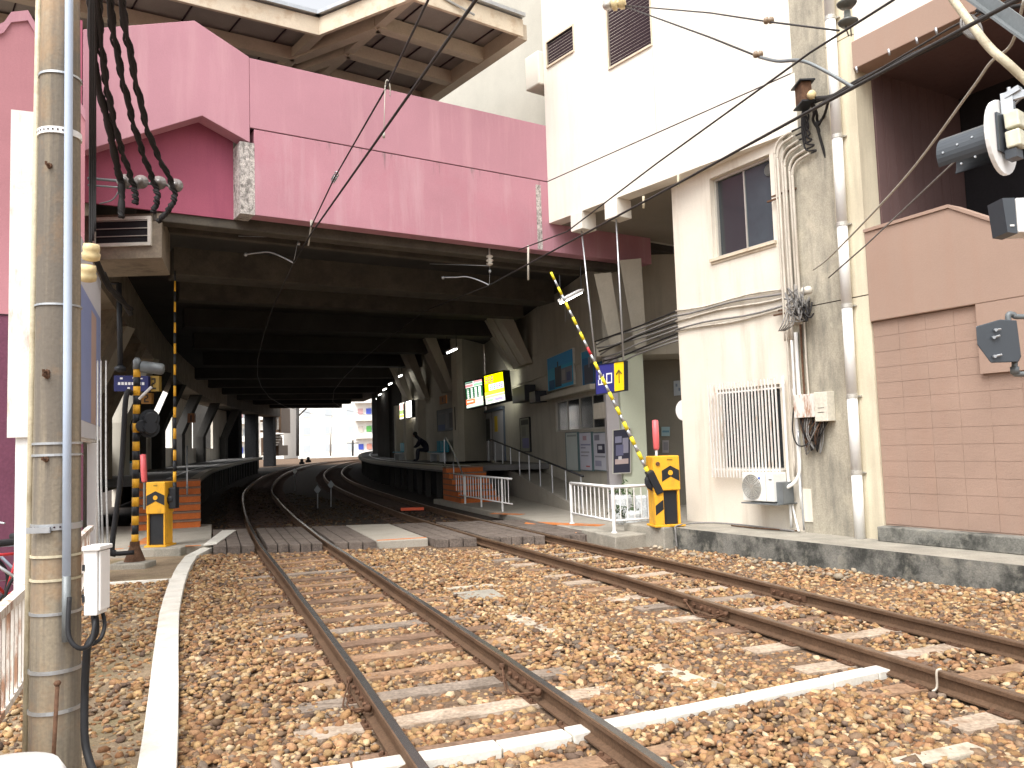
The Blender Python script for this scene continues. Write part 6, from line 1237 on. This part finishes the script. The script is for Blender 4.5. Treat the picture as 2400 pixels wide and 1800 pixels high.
# black cable saddle run to the right and rusted bracket
br_ = thing('wall_bracket', 'rusty box bracket on the pilaster holding black cables', 'bracket', tuple(at(1742, 195, 10.9)))
b = MB(); q0 = at(1722, 183, 10.85); q1 = at(1765, 228, 10.85); b.wbox(q0.x+.02, q1.x-.1, 10.75, 11.0, q1.z+.03, q0.z-.0); obj('box', b, M['rust'], br_)
b = MB(); b.wbox(q0.x-.02, q1.x-.06, 10.70, 11.05, q0.z-.0, q0.z+.02); obj('flange', b, M['mblack'], br_)
b = MB(); b.wbox(q0.x, q1.x-.06, 10.70, 11.05, q1.z+.01, q1.z+.03); obj('flange', b, M['mblack'], br_)
b = MB(); b.lathe(at(1752, 206, 10.7), [(.06, 0), (.06, .04), (.03, .06)], 12, (0, -1, 0)); obj('insulator', b, M['yel_porcelain'], br_, smooth=True)
mainP = [at(1765, 213, 10.7), at(1800, 208, 10.2), at(1850, 178, 9.3), at(1950, 130, 8.6), at(2060, 78, 8.0), at(2120, 40, 7.2), at(2230, -20, 6.4)]
cabl(mainP, .035, 'thick black cable slung below the brown lintel', 'cable', name='feeder_cable')
for i, off_ in enumerate((6, 12, 18)):
    cabl([at(1750+off_*.3, 215, 10.8), at(1752+off_, 245, 10.9), at(1748+off_*1.5, 262, 11.0), at(1770+off_, 290, 11.0), at(1790, 312+off_, 11.0)] if i < 2 else [at(1790, 215, 10.5), at(1780, 250, 10.9), at(1762, 275, 11.0)], .02, ['left', 'middle', 'right'][i]+' black cable drooping from the rusty bracket to the conduits', 'cable')
for i in range(6):
    cabl([at(1775, 216, 10.75), FL(-.30+.012*i, .10, 6.12), FL(-.33+.02*i, .10, 6.0-.085*i), FL(-.26-.03*i, .09, 5.90-.085*i), FL(-.02-.062*i, .09, 5.885-.085*i)], .013, ['first', 'second', 'third', 'fourth', 'fifth', 'sixth'][i]+' black cable in the fan dropping from the bracket into the conduit tops', 'cable', n=5)
cabl([at(1762, 262, 10.9), at(1772, 300, 10.95), at(1786, 345, 10.95), at(1796, 356, 10.95), at(1804, 350, 10.95)], .02, 'dark blue tinged cable bending from the conduits behind the drainpipe', 'cable')
for i, (x, y) in enumerate(((1848, 150), (1918, 112), (1978, 87), (2020, 66))):
    a = at(x+1, y-6, 8.9-.2*i); wire('cable_clip', ['first', 'second', 'third', 'fourth'][i]+' bright clip on the black cable, counted from the left', [a, a+Vector((.01, 0, -.07))], .008, 'galv', 'clip')
wire('thin_cable', 'thin dark wire in front of the brown lintel', [at(1770, 225, 9.6), at(1900, 150, 8.6), at(2050, 62, 7.4), at(2130, 20, 6.8)], .007, cat='cable')
cabl([at(1757, 583, 10.95), at(1800, 548, 10.2), at(1950, 390, 7.8), at(2090, 205, 6.0), at(2140, 135, 5.5), at(2185, 95, 5.2), at(2212, 0, 4.9)], .0105, 'long cream cable running from the pilaster to the upper right', 'wire_pale')
wire('thin_cable', 'faint thin cable below the long cream cable', [at(1790, 600, 10.8), at(1870, 530, 9.6), at(2040, 370, 7.6), at(2130, 285, 6.9), at(2250, 170, 6.2)], .006, 'cable_grey', 'cable')
# support truss at the upper right
b = MB(); b.tube(smooth_path([at(2045, -20, 5.6), at(2100, 55, 5.4), at(2140, 105, 5.2), at(2180, 140, 5.1), at(2260, 215, 5.0)], 5), .027, 14); tag(obj('support_tube', b, M['steel_cream'], smooth=True), 'cream steel tube slanting down at the upper right corner', 'strut')
for i, (y0, y1, w, h) in enumerate(((-18, 108, .05, .012), (-34, 84, .012, .06))):
    b = MB(); b.bar(at(2072+i*12, y0, 5.0), at(2300, y1+38, 4.4), .012 if i else .075, .075 if i else .012); tag(obj('support_angle', b, M['steel_grey']), ['flat', 'upright'][i]+' leg of the grey steel angle slanting across the upper right corner', 'strut')
b = MB()
for k in range(5): b.torus(at(2098+k*3, 58+k*2, 5.9), .10-.012*k, .009, (.3, -.9, .1), 20, 5)
tag(obj('cable_coil', b, M['cable_grey'], smooth=True), 'coil of grey cable hanging behind the cream tube', 'cable coil')
cabl([at(2110, 22, 5.2), at(2150, 30, 5.1), at(2190, 15, 5.0), at(2240, 8, 4.9)], .014, 'black cable sagging along the grey steel angle', 'cable')
# crossing signal at the right edge (seen from behind)
YS = 4.5; t = thing('railway_signal', 'round white backed signal with a long black hood at the right edge', 'signal', tuple(at(2180, 370, YS)))
c = at(2162, 298, YS); axd = Vector((-.62, .78, -.05)).normalized(); upv = Vector((0, 0, 1)); sd_ = axd.cross(upv).normalized()
def disc(rx, rz, h0, h1, n=30): 
    top = [c+axd*h1+sd_*rx*math.cos(2*math.pi*k/n)+upv*rz*math.sin(2*math.pi*k/n) for k in range(n)]; bot = [c+axd*h0+sd_*rx*math.cos(2*math.pi*k/n)+upv*rz*math.sin(2*math.pi*k/n) for k in range(n)]; b = MB(); b.prism(top, bot); return b
obj('backboard', disc(.20, .215, -.012, .012), M['white'], t, bevel=.004)
b = MB(); n = 22; R_ = .135; cz = c+axd*.01-Vector((0, 0, .02))
ring = lambda h, r: [cz+axd*h+sd_*r*math.cos(a)+upv*r*math.sin(a)*(.9) for a in [math.radians(-35+250*k/n) for k in range(n+1)]]
A_, B_ = ring(.0, R_), ring(.29, R_); Ai, Bi = ring(.0, R_-.006), ring(.29, R_-.006)
for k in range(n): b.face([A_[k], B_[k], B_[k+1], A_[k+1]]); b.face([Ai[k], Ai[k+1], Bi[k+1], Bi[k]]); b.face([B_[k], Bi[k], Bi[k+1], B_[k+1]])
obj('hood', b, M['gloss_black'], t, smooth=True)
for h, a in ((.25, 200), (.18, 200), (.10, 195), (.19, 235), (.12, 235)): a = math.radians(a-25+ -10); 
vd = (EY-cz); vd.z = 0; vd.normalize()
for h, zz_ in ((.25, .0), (.17, .02), (.09, .035), (.17, -.085), (.09, -.075)):
    p = cz+axd*h+upv*zz_; r_ = math.sqrt(max(.0001, R_*R_-(zz_/.9)**2)); sgn = 1 if sd_.dot(vd) > 0 else -1; b = MB(); b.lathe(p+sd_*sgn*r_, [(.007, -.002), (.006, .006)], 8, sd_*sgn); obj('rivet', b, M['galv'], t)
b = MB(); b.bar(c-axd*.02-upv*.10, c-axd*.02+upv*.12, .20, .012, axd); b2 = c-axd*.07
obj('lamp_backplate', b, M['gloss_black'], t)
for k, zz_ in enumerate((.07, -.04)):
    b = MB(); q = c-axd*.04+upv*zz_+Vector((-.0, 0, 0)); b.bar(q-axd*.0, q-axd*.075, .11, .095); obj('lamp_unit', b, mat('ivory_unit_%d' % k, (.66, .64, .50), .5, .08), t, bevel=.008)
    b = MB(); b.bar(q+axd*.03+upv*.03+sd_*.09, q-axd*.02+upv*.03, .012, .012); obj('unit_arm', b, M['galv'], t)
b = MB(); b.bar(c-axd*.03-upv*.12, c-axd*.09-upv*.12, .09, .05); obj('connector', b, M['gloss_black'], t)
b = MB(); b.bar(c-axd*.06+upv*.21, c-axd*.5+upv*.17, .03, .04); b.bar(c-axd*.05+upv*.12, c-axd*.05+upv*.24, .05, .06); b.bar(c-axd*.04+upv*.22, c-axd*.12+upv*.24, .06, .03); b.tube([c-axd*.06+upv*.2, c-axd*.06+upv*.27], .01, 8); obj('mounting_bracket', b, M['galv'], t)
# white case below it
c = at(2186, 470, 4.4); t = thing('equipment_case', 'white equipment case with a black front cut off by the right edge', 'case', tuple(c))
b = MB(); b.wbox(c.x-.0, c.x+.28, 4.35, 4.5, at(2186, 507, 4.4).z, at(2186, 433, 4.4).z); obj('case', b, M['white'], t, bevel=.006)
b = MB(); b.hexa([(c.x-.055, 4.36, c.z-.09), (c.x-.002, 4.36, c.z-.10), (c.x-.002, 4.5, c.z-.10), (c.x-.055, 4.5, c.z-.09), (c.x-.07, 4.36, c.z+.10), (c.x-.002, 4.36, c.z+.10), (c.x-.002, 4.5, c.z+.10), (c.x-.07, 4.5, c.z+.10)]); obj('front', b, M['gloss_black'], t)
b = MB(); b.wbox(c.x-.04, c.x-.018, 4.355, 4.36, c.z-.06, c.z-.05); obj('label_plate', b, M['white'], t)
# black lamp box lower
c = at(2152, 750, 4.5); t = thing('signal_lamp', 'black hooded lamp box on bent pipes at the right edge', 'lamp', tuple(c))
def q4(x, y, d=0): return at(x, y, 4.5+d)
b = MB(); out = [(2108, 705), (2160, 690), (2196, 692), (2206, 770), (2200, 782), (2140, 784), (2111, 745)]; b.prism([q4(*p) for p in out], [q4(*p, .24) for p in out]); obj('casing', b, M['gloss_black'], t, bevel=.005)
for (x0, y0, x1, y1) in ((2146, 729, 2160, 725), (2148, 770, 2164, 766), (2150, 713, 2162, 711)): b = MB(); b.tube([q4(x0, y0, -.012), q4(x1, y1, -.012)], .006, 6); b.lathe(q4(x0, y0, -.012), [(.009, -.004), (.009, .008)], 8, (0, -1, 0)); obj('wing_bolt', b, M['galv'], t)
b = MB(); b.tube(smooth_path([q4(2180, 705, .1), q4(2178, 680, .1), q4(2190, 680, .1), q4(2198, 684, .1), q4(2260, 683, .1)], 5), .016, 8); obj('mounting_pipe', b, M['steel_grey'], t, smooth=True); b = MB(); b.tube(smooth_path([q4(2192, 782, .1), q4(2192, 804, .1), q4(2200, 808, .1), q4(2260, 806, .1)], 5), .016, 8); b.lathe(q4(2192, 800, .1), [(.024, -.02), (.024, .02)], 8); obj('mounting_pipe', b, M['steel_grey'], t, smooth=True)

# the mast carrying the signals, the lamp and the struts, just outside the frame
b = MB(); b.tube([(3.42, 4.55, -.3), (3.42, 4.55, 5.6)], .08, 16); tag(obj('signal_mast', b, M['galv'], smooth=True), 'steel mast carrying the signals, just past the right edge', 'mast')

# ================================================= BEYOND THE TUNNEL
def block_flats(label, F, s0, s1, z1, depth, rows, cols, wallm, z0=.3, balc=None, pal=None):
    t = thing('apartment_building', label, 'apartment building', tuple(F((s0+s1)/2, -depth/2, z0)))
    b = MB(); b.box(F, s0, s1, -depth, 0, z0, z1); obj('walls', b, wallm, t)
    b = MB(); b.box(F, s0-.2, s1+.2, -depth-.2, .25, z1, z1+.4); obj('roof', b, wallm, t)
    hz = (z1-z0)/rows
    for r in range(rows):
        for k in range(cols):
            a = s0+(s1-s0)*(k+.22)/cols; c = s0+(s1-s0)*(k+.60)/cols; z = z0+hz*r
            q = MB(); q.box(F, a, c, 0, .05, z+hz*.32, z+hz*.8); w = obj('window', q, fc((.72, .71, .68)), t)
            q = MB(); q.box(F, a+.1, c-.1, .05, .06, z+hz*.36, z+hz*.76); obj('pane', q, fc((.48, .52, .55)), w)
        if balc:
            q = MB(); q.box(F, s0+balc[0], s0+balc[1], .06, 1.2, z+hz*.02, z+hz*.34); obj('balcony', q, wallm, t)
            for j in range(3):
                q = MB(); a = s0+balc[0]+.5+j*1.3; q.box(F, a, a+.8, .3, .36, z+hz*.4, z+hz*.72); 
                obj('hanging_laundry', q, fc([(.05, .08, .4), (.55, .25, .2), (.5, .45, .4), (.1, .35, .08), (.5, .3, .3)][(j+r*2) % 5]), t)
    return t
wh_w = mat('white_rendered_wall', (.80, .78, .74), .9, .05); 
block_flats('white apartment block seen in the middle of the far opening', Frame(-34, 128, 88, 1), 0, 24, 17, 8, 6, 7, wh_w, balc=(9, 13))
block_flats('white apartment block with green laundry at the right of the far opening', Frame(-8, 122, 84, 1), -1, 20, 16, 8, 6, 5, wh_w, balc=(1, 5))
block_flats('pale apartment block at the left of the far opening', Frame(-62, 135, 92, 1), 0, 24, 18, 8, 6, 6, wh_w, balc=(16, 20))
# outside things near the tunnel exit
t = thing('far_fence', 'green and pale fence panels beyond the tunnel exit', 'fence', (-15, 100, .4))
for k in range(14):
    b = MB(); b.wbox(-17+k*1.25, -15.8+k*1.25, 104, 104.08, .4, 1.6); obj('panel', b, fc((.55, .62, .66)), t); b = MB(); b.wbox(-17+k*1.25, -15.8+k*1.25, 104, 104.1, 1.6, 1.9); obj('top_strip', b, fc((.15, .3, .12)), t)
b = MB(); b.tube([(-27.3+.0, 80, 0), (-27.3, 80, 8)], .22, 10) if False else b.tube([at(643, 985, 85), at(643, 870, 85)], .16, 10); tag(obj('far_pole', b, M['deck'], smooth=True), 'grey pole standing in the far opening left of its middle', 'pole')
wire('far_bracket', 'slim stay reaching from the far pole to the right', [at(645, 898, 85), at(662, 882, 85)], .05, 'deck', 'stay')
b = MB(); b.tube([at(714, 900, 100), at(714, 985, 100)], .10, 8); tag(obj('far_pole', b, M['alu'], smooth=True), 'pale thin pole in the middle of the far opening', 'pole')
b = MB(); b.tube([at(762, 951, 78), at(762, 985, 78)], .09, 8); b.tube([at(748, 957, 78), at(775, 957, 78)], .04, 6); tag(obj('far_pole', b, M['deck'], smooth=True), 'short dark post with a crossbar near the right of the far opening', 'pole')
# station annexe with stairs at the left of the opening
t = thing('station_annexe', 'dark timber station annexe with an outside stair left of the far opening', 'building', tuple(at(590, 985, 74)))
def far(x, y, Y=74): return at(x, y, Y)
def fbox(b, x0, x1, y0, y1, Y0=74, d=3): a = at(x0, y1, Y0); c = at(x1, y0, Y0); return b.wbox(a.x, c.x, Y0, Y0+d, a.z, c.z)
woodm = fc((.10, .06, .035)); 
b = MB(); fbox(b, 562, 601, 878, 898); fbox(b, 562, 596, 906, 912); fbox(b, 562, 605, 928, 934); fbox(b, 589, 594, 880, 930); fbox(b, 602, 607, 880, 935); obj('gallery', b, woodm, t)
b = MB(); fbox(b, 563, 588, 913, 928, 74.3, .1); fbox(b, 594, 602, 900, 928, 74.3, .1); obj('gallery_windows', b, fc((.7, .68, .64)), t)
b = MB(); b.bar(far(603, 940), far(578, 985), .5, .35); b.bar(far(596, 938), far(572, 978), .12, .3); obj('stair_flight', b, fc((.16, .11, .07)), t)
b = MB()
for k in range(9): p = far(603, 940).lerp(far(578, 985), k/8); b.wbox(p.x-.35, p.x+.35, 73.3, 74.2, p.z, p.z+.1)
obj('stair_treads', b, fc((.6, .55, .48)), t)
b = MB(); fbox(b, 564, 590, 945, 985); fbox(b, 590, 602, 962, 985); obj('lower_wall', b, woodm, t)
# crisp little point levers near the far rails
for i, (x, y) in enumerate(((652, 1000), (666, 996))):
    c = at(x, y, 60); b = MB(); b.lathe(c+Vector((0, 0, -.1)), [(.2, 0), (.2, .15), (.1, .2), (.12, .35), (.02, .42)], 10); tag(obj('point_lever', b, M['black']), ['left', 'right'][i]+' of two small dark stumps beside the far left rail', 'lever')
# skin radii for the person need the modifier evaluated once
sv = pb.data.skin_vertices
if sv:
    rad = [.15,.16,.15,.06,.09,.085,.10,.075,.05,.04,.10,.075,.05,.04,.07,.05,.035,.07,.05,.035]
    for i, v in enumerate(sv[0].data): v.radius = (rad[i], rad[i])
    sv[0].data[0].use_root = True
print('objects', len(bpy.data.objects))
